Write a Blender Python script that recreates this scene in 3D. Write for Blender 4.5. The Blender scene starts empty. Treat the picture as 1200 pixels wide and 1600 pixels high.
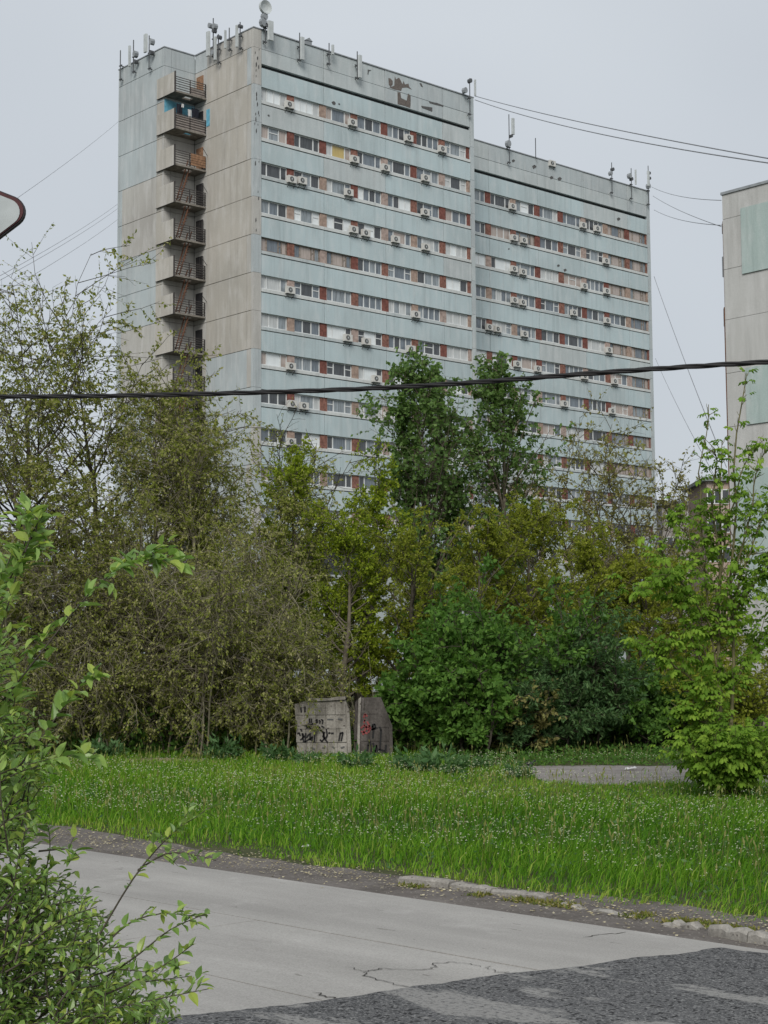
import bpy, bmesh, math, random
import numpy as np
from mathutils import Vector, Matrix

S = bpy.context.scene
COL = S.collection
random.seed(7)
RNG = np.random.default_rng(11)

# ------------------------------------------------------------------ camera, sky, sun, exposure
EYE = np.array([0.0, 0.0, 2.6])
FOC, PITCH, ROLL = 2500.0, math.radians(5.258), math.radians(0.361)
cd = bpy.data.cameras.new('camera')
cam = bpy.data.objects.new('camera', cd)
COL.objects.link(cam)
cd.sensor_fit = 'VERTICAL'
cd.sensor_height = 36.0
cd.sensor_width = 27.0
cd.lens = FOC / 1600.0 * 36.0
cd.clip_start = 0.1
cd.clip_end = 3000
cam.matrix_world = (Matrix.Translation(Vector(EYE)) @ Matrix.Rotation(math.radians(90) + PITCH, 4, 'X')
                    @ Matrix.Rotation(-ROLL, 4, 'Z'))
S.camera = cam

W = bpy.data.worlds.new('World')
S.world = W
W.use_nodes = True
wn, wl = W.node_tree.nodes, W.node_tree.links
bg = wn['Background']
bg.inputs['Strength'].default_value = 0.1
SUN_EL, SUN_AZ = math.radians(38), math.radians(188)      # azimuth measured clockwise from +Y (sun behind the camera)
skyt = wn.new('ShaderNodeTexSky')
skyt.sky_type = 'NISHITA'
skyt.sun_disc = False
skyt.sun_elevation = SUN_EL
skyt.sun_rotation = SUN_AZ
skyt.dust_density = 4.0
tc = wn.new('ShaderNodeTexCoord')
noi = wn.new('ShaderNodeTexNoise')
noi.inputs['Scale'].default_value = 1.7
noi.inputs['Detail'].default_value = 3.0
rmp = wn.new('ShaderNodeValToRGB')
rmp.color_ramp.elements[0].position = 0.3
rmp.color_ramp.elements[0].color = (2.85, 3.06, 3.33, 1)
rmp.color_ramp.elements[1].position = 0.7
rmp.color_ramp.elements[1].color = (3.72, 3.95, 4.18, 1)
mixw = wn.new('ShaderNodeMixRGB')
mixw.inputs[0].default_value = 0.93
wl.new(tc.outputs['Generated'], noi.inputs['Vector'])
wl.new(noi.outputs['Fac'], rmp.inputs[0])
wl.new(skyt.outputs[0], mixw.inputs[1])
wl.new(rmp.outputs[0], mixw.inputs[2])
wl.new(mixw.outputs[0], bg.inputs['Color'])

sd = bpy.data.lights.new('sun', 'SUN')
sd.energy = 1.5
sd.angle = math.radians(28)
sd.color = (1.0, 0.965, 0.91)
sun = bpy.data.objects.new('sun', sd)
COL.objects.link(sun)
sun.location = (0, 0, 80)
_sdir = Vector((math.sin(SUN_AZ) * math.cos(SUN_EL), math.cos(SUN_AZ) * math.cos(SUN_EL), math.sin(SUN_EL)))
sun.rotation_euler = _sdir.to_track_quat('Z', 'Y').to_euler()

S.view_settings.view_transform = 'Standard'
S.view_settings.look = 'None'
S.view_settings.gamma = 1.0
S.view_settings.exposure = 0.8
S.view_settings.use_curve_mapping = False
S.render.engine = 'CYCLES'
S.cycles.max_bounces = 7
S.cycles.diffuse_bounces = 5
S.cycles.transparent_max_bounces = 8

# ------------------------------------------------------------------ measuring helpers (photo point -> place in the world at its real depth)
def ray(px, py):
    c, s = math.cos(ROLL), math.sin(ROLL)
    a0, b0 = px - 600.0, 800.0 - py
    a, b = c * a0 + s * b0, -s * a0 + c * b0
    F = np.array([0, math.cos(PITCH), math.sin(PITCH)])
    U = np.array([0, -math.sin(PITCH), math.cos(PITCH)])
    d = F * FOC + np.array([a, 0, 0]) + U * b
    return d / d[1]

def at(px, py, depth):
    return EYE + ray(px, py) * depth

def gp(px, py, z=0.0):
    d = ray(px, py)
    return EYE + d * ((z - EYE[2]) / d[2])

# ------------------------------------------------------------------ object helpers
def props(o, label=None, cat=None, group=None, kind=None):
    if label: o['label'] = label
    if cat: o['category'] = cat
    if group: o['group'] = group
    if kind: o['kind'] = kind
    return o

def empty(name, loc=(0, 0, 0), rz=0.0, **k):
    o = bpy.data.objects.new(name, None)
    o.empty_display_size = 0.3
    o.location = loc
    o.rotation_euler = (0, 0, rz)
    COL.objects.link(o)
    return props(o, **k)

def link(name, me, parent=None, loc=None, rot=None, **k):
    o = bpy.data.objects.new(name, me)
    COL.objects.link(o)
    if parent is not None: o.parent = parent
    if loc is not None: o.location = loc
    if rot is not None: o.rotation_euler = rot
    return props(o, **k)

def np_mesh(name, V, F, mats, tint=None, smooth=False):
    """V (n,3), F (m,k) with one k for all faces."""
    V = np.ascontiguousarray(V, dtype=np.float32)
    F = np.ascontiguousarray(F, dtype=np.int32)
    me = bpy.data.meshes.new(name)
    me.vertices.add(len(V))
    me.vertices.foreach_set('co', V.ravel())
    m, k = F.shape
    me.loops.add(m * k)
    me.loops.foreach_set('vertex_index', F.ravel())
    me.polygons.add(m)
    me.polygons.foreach_set('loop_start', np.arange(0, m * k, k, dtype=np.int32))
    if smooth:
        me.polygons.foreach_set('use_smooth', np.ones(m, dtype=bool))
    me.update(calc_edges=True)
    if tint is not None:
        a = me.attributes.new('tint', 'FLOAT', 'POINT')
        a.data.foreach_set('value', np.ascontiguousarray(tint, dtype=np.float32))
    for x in (mats if isinstance(mats, (list, tuple)) else [mats]):
        me.materials.append(x)
    return me

class MB:
    """collects boxes, prisms, tubes for one mesh"""
    def __init__(s):
        s.v, s.f = [], []
    def add(s, vs, fs):
        n = len(s.v)
        s.v += [tuple(map(float, p)) for p in vs]
        s.f += [tuple(n + i for i in f) for f in fs]
        return s
    def box(s, x0, x1, y0, y1, z0, z1):
        return s.add([(x0, y0, z0), (x1, y0, z0), (x1, y1, z0), (x0, y1, z0), (x0, y0, z1), (x1, y0, z1), (x1, y1, z1), (x0, y1, z1)],
                     [(3, 2, 1, 0), (4, 5, 6, 7), (0, 1, 5, 4), (1, 2, 6, 5), (2, 3, 7, 6), (3, 0, 4, 7)])
    def bar(s, p, q, w, h=None):
        h = h or w
        p, q = Vector(p), Vector(q)
        d = (q - p).normalized()
        a = d.cross(Vector((0, 0, 1)))
        if a.length < 1e-3: a = Vector((1, 0, 0))
        a.normalize()
        b = a.cross(d).normalized()
        a, b = a * w / 2, b * h / 2
        vs = [p - a - b, p + a - b, p + a + b, p - a + b, q - a - b, q + a - b, q + a + b, q - a + b]
        return s.add(vs, [(3, 2, 1, 0), (4, 5, 6, 7), (0, 1, 5, 4), (1, 2, 6, 5), (2, 3, 7, 6), (3, 0, 4, 7)])
    def tube(s, pts, r, n=6, r2=None):
        pts = [Vector(p) for p in pts]
        K = len(pts)
        vs, fs = [], []
        for i, p in enumerate(pts):
            d = (pts[min(i + 1, K - 1)] - pts[max(i - 1, 0)]).normalized()
            a = d.cross(Vector((0.13, 0.31, 0.94)))
            if a.length < 1e-3: a = d.cross(Vector((1, 0, 0)))
            a.normalize()
            b = d.cross(a)
            rr = r if r2 is None else r + (r2 - r) * i / (K - 1)
            for j in range(n):
                t = 2 * math.pi * j / n
                vs.append(p + (a * math.cos(t) + b * math.sin(t)) * rr)
        for i in range(K - 1):
            for j in range(n):
                fs.append((i * n + j, i * n + (j + 1) % n, (i + 1) * n + (j + 1) % n, (i + 1) * n + j))
        fs.append(tuple(range(n - 1, -1, -1)))
        fs.append(tuple((K - 1) * n + j for j in range(n)))
        return s.add(vs, fs)
    def prism(s, poly, axis, lo, hi):
        """poly: 2D outline; axis 'y': outline in (x,z), extruded lo..hi along y; axis 'z' likewise; 'x'"""
        n = len(poly)
        def P(a, b, t):
            return (a, t, b) if axis == 'y' else (a, b, t) if axis == 'z' else (t, a, b)
        vs = [P(a, b, lo) for a, b in poly] + [P(a, b, hi) for a, b in poly]
        fs = [(i, (i + 1) % n, n + (i + 1) % n, n + i) for i in range(n)]
        fs += [tuple(range(n - 1, -1, -1)), tuple(range(n, 2 * n))]
        return s.add(vs, fs)
    def mesh(s, name, mats, smooth=False, recalc=True):
        me = bpy.data.meshes.new(name)
        me.from_pydata(s.v, [], s.f)
        if recalc or max(len(f) for f in s.f) > 4:
            bm = bmesh.new()
            bm.from_mesh(me)
            big = [f for f in bm.faces if len(f.verts) > 4]
            if big: bmesh.ops.triangulate(bm, faces=big)
            bmesh.ops.recalc_face_normals(bm, faces=bm.faces)
            bm.to_mesh(me)
            bm.free()
        if smooth:
            for p in me.polygons: p.use_smooth = True
        for x in (mats if isinstance(mats, (list, tuple)) else [mats]):
            me.materials.append(x)
        return me
    def build(s, name, mats, parent=None, loc=None, rot=None, smooth=False, **k):
        return link(name, s.mesh(name, mats, smooth), parent, loc, rot, **k)

# ------------------------------------------------------------------ materials
def node_mat(name, rough=0.8, spec=0.3):
    m = bpy.data.materials.new(name)
    m.use_nodes = True
    b = m.node_tree.nodes['Principled BSDF']
    b.inputs['Roughness'].default_value = rough
    b.inputs['Specular IOR Level'].default_value = spec
    return m, m.node_tree.nodes, m.node_tree.links, b

def rgba(c): return (c[0], c[1], c[2], 1)

def noise(N, L, scale, detail=4.0, stretch=None, rough=0.55, coord='Object'):
    t = N.new('ShaderNodeTexCoord')
    n = N.new('ShaderNodeTexNoise')
    n.inputs['Scale'].default_value = scale
    n.inputs['Detail'].default_value = detail
    n.inputs['Roughness'].default_value = rough
    if stretch:
        mp = N.new('ShaderNodeMapping')
        mp.inputs['Scale'].default_value = stretch
        L.new(t.outputs[coord], mp.inputs['Vector'])
        L.new(mp.outputs[0], n.inputs['Vector'])
    else:
        L.new(t.outputs[coord], n.inputs['Vector'])
    return n.outputs['Fac']

def ramp(N, L, fac, stops):
    r = N.new('ShaderNodeValToRGB')
    e = r.color_ramp.elements
    while len(e) < len(stops): e.new(0.5)
    for x, (p, c) in zip(e, stops):
        x.position = p
        x.color = rgba(c) if len(c) == 3 else c
    L.new(fac, r.inputs[0])
    return r.outputs[0]

def mix(N, L, fac, a, b, mode='MIX'):
    m = N.new('ShaderNodeMixRGB')
    m.blend_type = mode
    for i, x in ((0, fac), (1, a), (2, b)):
        if isinstance(x, (int, float)): m.inputs[i].default_value = x
        elif isinstance(x, tuple): m.inputs[i].default_value = rgba(x)
        else: L.new(x, m.inputs[i])
    return m.outputs[0]

def bump(N, L, b, h, strength=0.3, dist=0.02):
    n = N.new('ShaderNodeBump')
    n.inputs['Strength'].default_value = strength
    n.inputs['Distance'].default_value = dist
    L.new(h, n.inputs['Height'])
    L.new(n.outputs[0], b.inputs['Normal'])

def plain(name, c, rough=0.7, spec=0.3, var=0.25, scale=3.0, metal=0.0):
    m, N, L, b = node_mat(name, rough, spec)
    f = noise(N, L, scale, 5)
    lo, hi = tuple(x * (1 - var) for x in c), tuple(min(1, x * (1 + var)) for x in c)
    L.new(ramp(N, L, f, [(0.3, lo), (0.7, hi)]), b.inputs['Base Color'])
    b.inputs['Metallic'].default_value = metal
    return m

def paint_wall(name, c, dirty, grey=(0.30, 0.295, 0.28), chip=0.70):
    """weathered paint on precast concrete: broad fading, rain streaks, small flaked spots"""
    m, N, L, b = node_mat(name, 0.9, 0.2)
    broad = noise(N, L, 0.16, 4)
    col = ramp(N, L, broad, [(0.3, dirty), (0.62, c)])
    streak = noise(N, L, 1.0, 6, (2.2, 2.2, 0.10), 0.65)
    col = mix(N, L, ramp(N, L, streak, [(0.50, (0, 0, 0)), (0.78, (0.55, 0.55, 0.55))]), col, tuple(x * 0.62 for x in dirty))
    light = noise(N, L, 1.7, 5, (1.0, 1.0, 0.25), 0.6)
    col = mix(N, L, ramp(N, L, light, [(0.48, (0, 0, 0)), (0.72, (0.55, 0.55, 0.55))]), col, tuple(min(1, x * .45 + .34) for x in c))
    flake = noise(N, L, 2.6, 8, None, 0.62)
    col = mix(N, L, ramp(N, L, flake, [(chip, (0, 0, 0)), (chip + 0.02, (1, 1, 1))]), col, grey)
    grain = noise(N, L, 26, 4)
    col = mix(N, L, 0.25, col, ramp(N, L, grain, [(0.3, (0.25, 0.25, 0.25)), (0.7, (0.75, 0.75, 0.75))]), 'OVERLAY')
    L.new(col, b.inputs['Base Color'])
    bump(N, L, b, flake, 0.4, 0.01)
    return m

M = {}
M['blue'] = paint_wall('pale_blue_paint', (0.43, 0.52, 0.545), (0.365, 0.43, 0.445))
M['blue2'] = paint_wall('pale_blue_paint_faded', (0.445, 0.495, 0.505), (0.375, 0.41, 0.415), chip=0.68)
M['bluegrey'] = paint_wall('grey_blue_paint', (0.405, 0.455, 0.47), (0.345, 0.375, 0.385))
M['beige'] = paint_wall('beige_paint', (0.425, 0.405, 0.365), (0.35, 0.337, 0.305), chip=0.69)
M['greywall'] = paint_wall('bare_concrete_panel', (0.43, 0.425, 0.40), (0.35, 0.34, 0.32))
M['ledge'] = paint_wall('whitish_ledge', (0.56, 0.59, 0.585), (0.45, 0.47, 0.465))
M['joint'] = plain('dark_joint_mortar', (0.055, 0.06, 0.062), 0.95, 0.1)
M['core'] = plain('shadowed_concrete_core', (0.12, 0.12, 0.118), 0.95, 0.1)
M['coping'] = plain('roof_coping_metal', (0.24, 0.26, 0.275), 0.6, 0.4, 0.2)
M['brick'] = plain('dark_brick_red', (0.20, 0.10, 0.078), 0.9, 0.2, 0.45, 5)
M['brick2'] = plain('bright_brick_red', (0.165, 0.068, 0.055), 0.9, 0.2, 0.35, 5)
M['brick3'] = plain('weathered_brown_board', (0.30, 0.225, 0.185), 0.9, 0.2, 0.3, 4)
M['brick4'] = plain('greyed_pinkish_brick', (0.33, 0.26, 0.23), 0.9, 0.2, 0.3, 4)
M['pvc'] = plain('white_window_plastic', (0.58, 0.60, 0.60), 0.5, 0.4, 0.06)
M['oldwood'] = plain('old_grey_brown_window_wood', (0.22, 0.19, 0.165), 0.85, 0.2, 0.35, 6)
M['board'] = plain('grey_board', (0.42, 0.37, 0.34), 0.85, 0.2, 0.15)

def glass(name, c, var=0.35):
    m, N, L, b = node_mat(name, 0.12, 0.5)
    fold = noise(N, L, 1.0, 4, (7, 7, 0.8), 0.6)
    L.new(ramp(N, L, fold, [(0.3, tuple(x * (1 - var) for x in c)), (0.7, tuple(x * (1 + var) for x in c))]), b.inputs['Base Color'])
    return m
M['glass'] = [glass('window_glass_dim', (0.135, 0.16, 0.185)), glass('window_glass_dark', (0.06, 0.066, 0.072)),
              glass('window_glass_grey', (0.215, 0.245, 0.265)), glass('window_curtain_white', (0.44, 0.46, 0.46), 0.18),
              glass('window_curtain_beige', (0.36, 0.31, 0.28), 0.2), glass('window_reflection_bright', (0.64, 0.68, 0.69), 0.05)]  # grey and bright panes have reflected sky put into their base colour
M['yellow'] = glass('window_curtain_yellow', (0.44, 0.34, 0.13), 0.08)
M['metal'] = plain('dark_antenna_steel', (0.07, 0.075, 0.08), 0.55, 0.4, 0.3)
M['panelgrey'] = plain('antenna_panel_plastic', (0.42, 0.45, 0.455), 0.6, 0.3, 0.1)
M['acwhite'] = plain('air_conditioner_plastic', (0.52, 0.52, 0.495), 0.55, 0.4, 0.08)
M['black'] = plain('black_plastic', (0.018, 0.018, 0.02), 0.6, 0.3, 0.3)
M['rust'] = plain('rusty_steel', (0.14, 0.07, 0.045), 0.85, 0.2, 0.4, 6)
M['railing'] = plain('dark_railing_steel', (0.055, 0.05, 0.048), 0.7, 0.3, 0.4)
M['slab'] = plain('stained_balcony_concrete', (0.20, 0.185, 0.165), 0.95, 0.1, 0.35)
M['wood'] = plain('brown_wood_board', (0.24, 0.14, 0.085), 0.8, 0.2, 0.35, 5)
M['bluepaint'] = plain('bright_blue_paint', (0.13, 0.36, 0.48), 0.8, 0.2, 0.25)
M['cable'] = plain('black_cable_rubber', (0.012, 0.012, 0.013), 0.6, 0.3, 0.3, 20)
M['wire'] = plain('grey_wire', (0.20, 0.21, 0.225), 0.6, 0.3, 0.2)
M['cloth_dark'] = plain('dark_cloth', (0.02, 0.022, 0.03), 0.95, 0.1, 0.4)
M['cloth_white'] = plain('white_cloth', (0.5, 0.5, 0.5), 0.95, 0.1, 0.1)
M['signface'] = plain('worn_sign_enamel', (0.33, 0.365, 0.37), 0.55, 0.4, 0.18, 6)
M['signred'] = plain('dark_red_sign_border', (0.055, 0.012, 0.014), 0.6, 0.3, 0.4, 8)
M['signrim'] = plain('black_sign_rim', (0.02, 0.016, 0.02), 0.6, 0.3, 0.3, 8)

def ground_mat(name, stops, scales, speck=None, rough=0.95, bmp=0.4, stretch=None):
    m, N, L, b = node_mat(name, rough, 0.15)
    f = noise(N, L, scales[0], 6, stretch, 0.62)
    col = ramp(N, L, f, stops)
    g = noise(N, L, scales[1], 5, None, 0.7)
    col = mix(N, L, 0.5, col, ramp(N, L, g, [(0.25, (0.2, 0.2, 0.2)), (0.75, (0.8, 0.8, 0.8))]), 'OVERLAY')
    if speck:
        v = N.new('ShaderNodeTexVoronoi')
        v.inputs['Scale'].default_value = speck[0]
        t = N.new('ShaderNodeTexCoord')
        L.new(t.outputs['Object'], v.inputs['Vector'])
        sp = ramp(N, L, v.outputs['Distance'], [(speck[1], (1, 1, 1)), (speck[1] + 0.12, (0, 0, 0))])
        rnd = N.new('ShaderNodeSeparateColor')
        L.new(v.outputs['Color'], rnd.inputs[0])
        gate = ramp(N, L, rnd.outputs[0], [(speck[3], (0, 0, 0)), (speck[3] + 0.05, (1, 1, 1))])
        col = mix(N, L, mix(N, L, 1.0, sp, gate, 'MULTIPLY'), col, speck[2])
    L.new(col, b.inputs['Base Color'])
    bump(N, L, b, g, bmp, 0.03)
    return m

M['soil'] = ground_mat('grassy_soil', [(0.3, (0.035, 0.045, 0.018)), (0.7, (0.075, 0.08, 0.035))], (0.7, 9))
M['verge'] = ground_mat('verge_dirt', [(0.3, (0.085, 0.075, 0.068)), (0.7, (0.165, 0.15, 0.138))], (1.1, 16), (24, 0.16, (0.36, 0.34, 0.30), 0.72))
M['yard'] = ground_mat('yard_gravel', [(0.3, (0.17, 0.155, 0.145)), (0.7, (0.26, 0.245, 0.23))], (0.8, 14), (9, 0.15, (0.38, 0.36, 0.34), 0.7), stretch=(1, 3, 1))
M['sand'] = ground_mat('sandy_patch', [(0.3, (0.20, 0.17, 0.10)), (0.7, (0.30, 0.26, 0.17))], (1.2, 14))
M['bed'] = plain('road_joint_bed', (0.05, 0.046, 0.042), 0.95, 0.1)

def concrete_road():
    m, N, L, b = node_mat('worn_road_concrete', 0.9, 0.2)
    f = noise(N, L, 0.55, 6, (0.45, 1.6, 1), 0.6)
    col = ramp(N, L, f, [(0.3, (0.27, 0.262, 0.247)), (0.7, (0.375, 0.365, 0.345))])
    st = noise(N, L, 1.3, 7, (0.5, 2.2, 1), 0.68)
    col = mix(N, L, ramp(N, L, st, [(0.60, (0, 0, 0)), (0.76, (0.5, 0.5, 0.5))]), col, (0.20, 0.188, 0.175))
    lane = noise(N, L, 0.8, 5, (0.16, 0.9, 1), 0.6)
    col = mix(N, L, ramp(N, L, lane, [(0.42, (0, 0, 0)), (0.66, (0.4, 0.4, 0.4))]), col, (0.215, 0.208, 0.197))
    blot = noise(N, L, 0.9, 6, (0.8, 1.0, 1), 0.62)
    col = mix(N, L, ramp(N, L, blot, [(0.56, (0, 0, 0)), (0.70, (0.5, 0.5, 0.5))]), col, (0.44, 0.43, 0.41))
    pit = noise(N, L, 4.2, 6, (0.5, 2.2, 1), 0.6)
    col = mix(N, L, ramp(N, L, pit, [(0.675, (0, 0, 0)), (0.70, (0.85, 0.85, 0.85))]), col, (0.13, 0.12, 0.11))
    g = noise(N, L, 60, 3, None, 0.7)
    col = mix(N, L, 0.45, col, ramp(N, L, g, [(0.25, (0.25, 0.25, 0.25)), (0.75, (0.75, 0.75, 0.75))]), 'OVERLAY')
    L.new(col, b.inputs['Base Color'])
    bump(N, L, b, g, 0.25, 0.01)
    return m
M['concrete'] = concrete_road()

def asphalt():
    m, N, L, b = node_mat('old_coarse_asphalt', 0.85, 0.25)
    f = noise(N, L, 0.7, 6, None, 0.6)
    col = ramp(N, L, f, [(0.3, (0.048, 0.049, 0.051)), (0.7, (0.088, 0.089, 0.091))])
    t = N.new('ShaderNodeTexCoord')
    for sc_, lo, c_ in ((60, .84, (0.21, 0.21, 0.207)), (95, .62, (0.125, 0.125, 0.125)), (40, .86, (0.02, 0.02, 0.021))):
        v = N.new('ShaderNodeTexVoronoi')
        v.inputs['Scale'].default_value = sc_
        L.new(t.outputs['Object'], v.inputs['Vector'])
        sc = N.new('ShaderNodeSeparateColor')
        L.new(v.outputs['Color'], sc.inputs[0])
        col = mix(N, L, ramp(N, L, sc.outputs[0], [(lo, (0, 0, 0)), (lo + .02, (1, 1, 1))]), col, c_)
    w = noise(N, L, 0.55, 8, (0.7, 1.5, 1), 0.66)
    wear = ramp(N, L, w, [(0.535, (0, 0, 0)), (0.565, (1, 1, 1))])
    fine = noise(N, L, 22, 5, (.8, 1.2, 1), 0.75)
    wear = mix(N, L, 1.0, wear, ramp(N, L, fine, [(0.40, (0.1, 0.1, 0.1)), (0.50, (0.9, 0.9, 0.9))]), 'MULTIPLY')
    col = mix(N, L, wear, col, (0.24, 0.236, 0.226))
    L.new(col, b.inputs['Base Color'])
    bump(N, L, b, v.outputs['Distance'], 0.5, 0.01)
    return m
M['asphalt'] = asphalt()
M['kerb'] = ground_mat('weathered_kerb_concrete', [(0.3, (0.17, 0.16, 0.145)), (0.65, (0.34, 0.325, 0.295))], (3.5, 26), (22, 0.2, (0.12, 0.11, 0.10), 0.75))

def leaf_mat(name, cols, trans=0.42, rough=0.6, spec=0.1):
    """one leaf colour per leaf from its own number ('tint')"""
    m, N, L, b = node_mat(name, rough, spec)
    a = N.new('ShaderNodeAttribute')
    a.attribute_name = 'tint'
    n = len(cols)
    c = ramp(N, L, a.outputs['Fac'], [(i / max(1, n - 1), x) for i, x in enumerate(cols)])
    L.new(c, b.inputs['Base Color'])
    tr = N.new('ShaderNodeBsdfTranslucent')
    L.new(mix(N, L, 1.0, c, (1.15, 1.25, 0.7), 'MULTIPLY'), tr.inputs['Color'])
    ms = N.new('ShaderNodeMixShader')
    ms.inputs[0].default_value = trans
    L.new(b.outputs[0], ms.inputs[1])
    L.new(tr.outputs[0], ms.inputs[2])
    L.new(ms.outputs[0], N['Material Output'].inputs['Surface'])
    return m
M['bark'] = plain('grey_brown_bark', (0.12, 0.105, 0.08), 0.95, 0.1, 0.4, 7)
M['barkdark'] = plain('dark_bark', (0.07, 0.062, 0.048), 0.95, 0.1, 0.4, 7)
M['barkgrey'] = plain('pale_dry_twig_bark', (0.19, 0.175, 0.122), 0.95, 0.1, 0.35, 7)
M['barkgreen'] = plain('young_green_bark', (0.13, 0.12, 0.06), 0.8, 0.2, 0.3, 9)
L_POP = leaf_mat('poplar_leaf', [(0.075, 0.14, 0.042), (0.115, 0.2, 0.058), (0.17, 0.26, 0.085)])
L_YEL = leaf_mat('yellow_green_leaf', [(0.13, 0.19, 0.016), (0.215, 0.285, 0.024), (0.3, 0.35, 0.036)])
L_OLI = leaf_mat('olive_leaf', [(0.145, 0.185, 0.02), (0.215, 0.255, 0.028), (0.28, 0.3, 0.05)])
L_BRO = leaf_mat('bronze_young_leaf', [(0.17, 0.155, 0.06), (0.25, 0.23, 0.09), (0.28, 0.29, 0.1)])
L_ELM = leaf_mat('fresh_elm_leaf', [(0.16, 0.195, 0.035), (0.24, 0.27, 0.055), (0.39, 0.36, 0.2)])
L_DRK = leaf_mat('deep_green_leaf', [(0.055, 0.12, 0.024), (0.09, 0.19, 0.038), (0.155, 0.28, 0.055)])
L_ASH = leaf_mat('blue_green_ash_leaf', [(0.055, 0.115, 0.045), (0.085, 0.165, 0.062), (0.14, 0.23, 0.09)])
L_MAP = leaf_mat('bright_maple_leaf', [(0.1, 0.19, 0.022), (0.16, 0.285, 0.034), (0.255, 0.385, 0.052)])
L_BUS = leaf_mat('near_shrub_leaf', [(0.12, 0.215, 0.05), (0.19, 0.315, 0.075), (0.28, 0.41, 0.115), (0.35, 0.43, 0.085)], 0.38, 0.36, 0.5)
L_GRA = leaf_mat('grass_blade', [(0.048, 0.135, 0.012), (0.092, 0.225, 0.016), (0.165, 0.315, 0.028), (0.29, 0.365, 0.07)], 0.38, 0.6, 0.08)
L_SEED = leaf_mat('grass_seed_head', [(0.17, 0.19, 0.05), (0.27, 0.27, 0.11)], 0.3, 0.7, 0.08)
L_GUT = leaf_mat('gutter_weed', [(0.08, 0.12, 0.02), (0.16, 0.17, 0.04), (0.22, 0.19, 0.07)], 0.2, 0.7, 0.08)
L_FLO = leaf_mat('tiny_white_flower', [(0.42, 0.46, 0.26), (0.62, 0.64, 0.48)], 0.3)
L_DRY = leaf_mat('fallen_petal', [(0.34, 0.28, 0.14), (0.5, 0.46, 0.33), (0.25, 0.2, 0.1)], 0.1)
L_WEE = leaf_mat('weed_leaf', [(0.054, 0.120, 0.042), (0.090, 0.174, 0.066), (0.132, 0.228, 0.096)])

# ------------------------------------------------------------------ ground, road, yard
g = MB().add([(-700, -150, 0), (700, -150, 0), (700, 1200, 0), (-700, 1200, 0)], [(0, 1, 2, 3)])
g.build('ground', M['soil'], kind='structure')

AR, NR = np.array([0.691, -0.723]), np.array([0.723, 0.691])   # along the road / across it, away from the camera
RZ = math.atan2(AR[1], AR[0])
def an(p): return float(p[0] * AR[0] + p[1] * AR[1]), float(p[0] * NR[0] + p[1] * NR[1])
def an_px(px, py): return an(gp(px, py))
def from_an(a, n, z=0.0): return np.array([AR[0] * a + NR[0] * n, AR[1] * a + NR[1] * n, z])

road = empty('road', (0, 0, 0), RZ, kind='structure')
MB().add([(-140, 5.6, .004), (60, 5.6, .004), (60, 12.42, .004), (-140, 12.42, .004)], [(0, 1, 2, 3)]).build('joint_bed', M['bed'], road)
rows = [(5.75, 6.17), (6.19, 8.22), (8.24, 10.25), (10.27, 12.35)]
for ri, (n0, n1) in enumerate(rows):
    a = -130 + ri * 1.7
    while a < 50:
        ln = 6.0
        z = 0.028 + random.uniform(-.003, .003)
        MB().box(a + .001, a + ln - .001, n0 + random.uniform(0, .006), n1 - random.uniform(0, .006), 0.006, z).build('concrete_slab', M['concrete'], road)
        a += ln
def ribbon(pts, w, z):
    mb = MB()
    P = [np.array(p, float) for p in pts]
    L_, R_ = [], []
    for i, p in enumerate(P):
        d = P[min(i + 1, len(P) - 1)] - P[max(i - 1, 0)]
        d /= (np.linalg.norm(d) + 1e-9)
        k = w * (0.35 + 0.65 * random.random()) * (0.3 if i in (0, len(P) - 1) else 1)
        q = np.array([-d[1], d[0]]) * k / 2
        L_.append(p + q); R_.append(p - q)
    n = len(P)
    vs = [(*p, z) for p in L_] + [(*p, z) for p in R_]
    return mb.add(vs, [(n + i, n + i + 1, i + 1, i) for i in range(n - 1)])
def jag(pts, k=4, amp=0.02):
    out = []
    for p, q in zip(pts[:-1], pts[1:]):
        p, q = np.array(p, float), np.array(q, float)
        for t in np.arange(k) / k:
            out.append(p + (q - p) * t + np.random.default_rng(len(out) + 5).normal(0, amp, 2))
    out.append(np.array(pts[-1], float))
    return out
cr = lambda L: [an_px(380 + x / 2.857, 1200 + y / 2.857) for x, y in L]
for pts, w in ((cr([(465, 905), (540, 925), (620, 912), (700, 918), (820, 918), (855, 905), (850, 890), (930, 883), (1000, 890), (1060, 905)]), .014),
               (cr([(620, 912), (545, 930), (545, 945), (640, 975), (750, 1000)]), .016),
               (cr([(1090, 900), (1100, 915), (1150, 930), (1190, 930)]), .014),
               ([an_px(915, 1470), an_px(940, 1466), an_px(978, 1462)], .018),
               (cr([(320, 1020), (380, 1042), (440, 1050)]), .02)):
    ribbon(jag(pts, 5, .014), w, .034).build('crack_and_edge_shade', M['bed'], road)

# asphalt laid over the slabs at the junction
edge = [an_px(*q) for q in ((225, 1602), (300, 1596), (380, 1587), (450, 1580), (520, 1571), (590, 1560), (646, 1550), (690, 1546), (735, 1538), (800, 1529), (860, 1524), (930, 1515), (990, 1505), (1060, 1499), (1127, 1488), (1160, 1494), (1215, 1499))]
edge = [(-9.75, 5.9), (-9.72, 6.4)] + edge
edge = [tuple(p) for p in jag(edge, 5, .011)] + [(-6, 12.15), (-2, 12.3), (45, 12.3), (45, 5.9)]
MB().prism(edge, 'z', .02, .046).build('asphalt_overlay', M['asphalt'], road)
ribbon([(p[0] - .012, p[1]) for p in edge[8:-4]], .016, .036).build('crack_and_edge_shade', M['bed'], road)  # dark ribbon painted along the overlay edge in place of the step's shade

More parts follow.
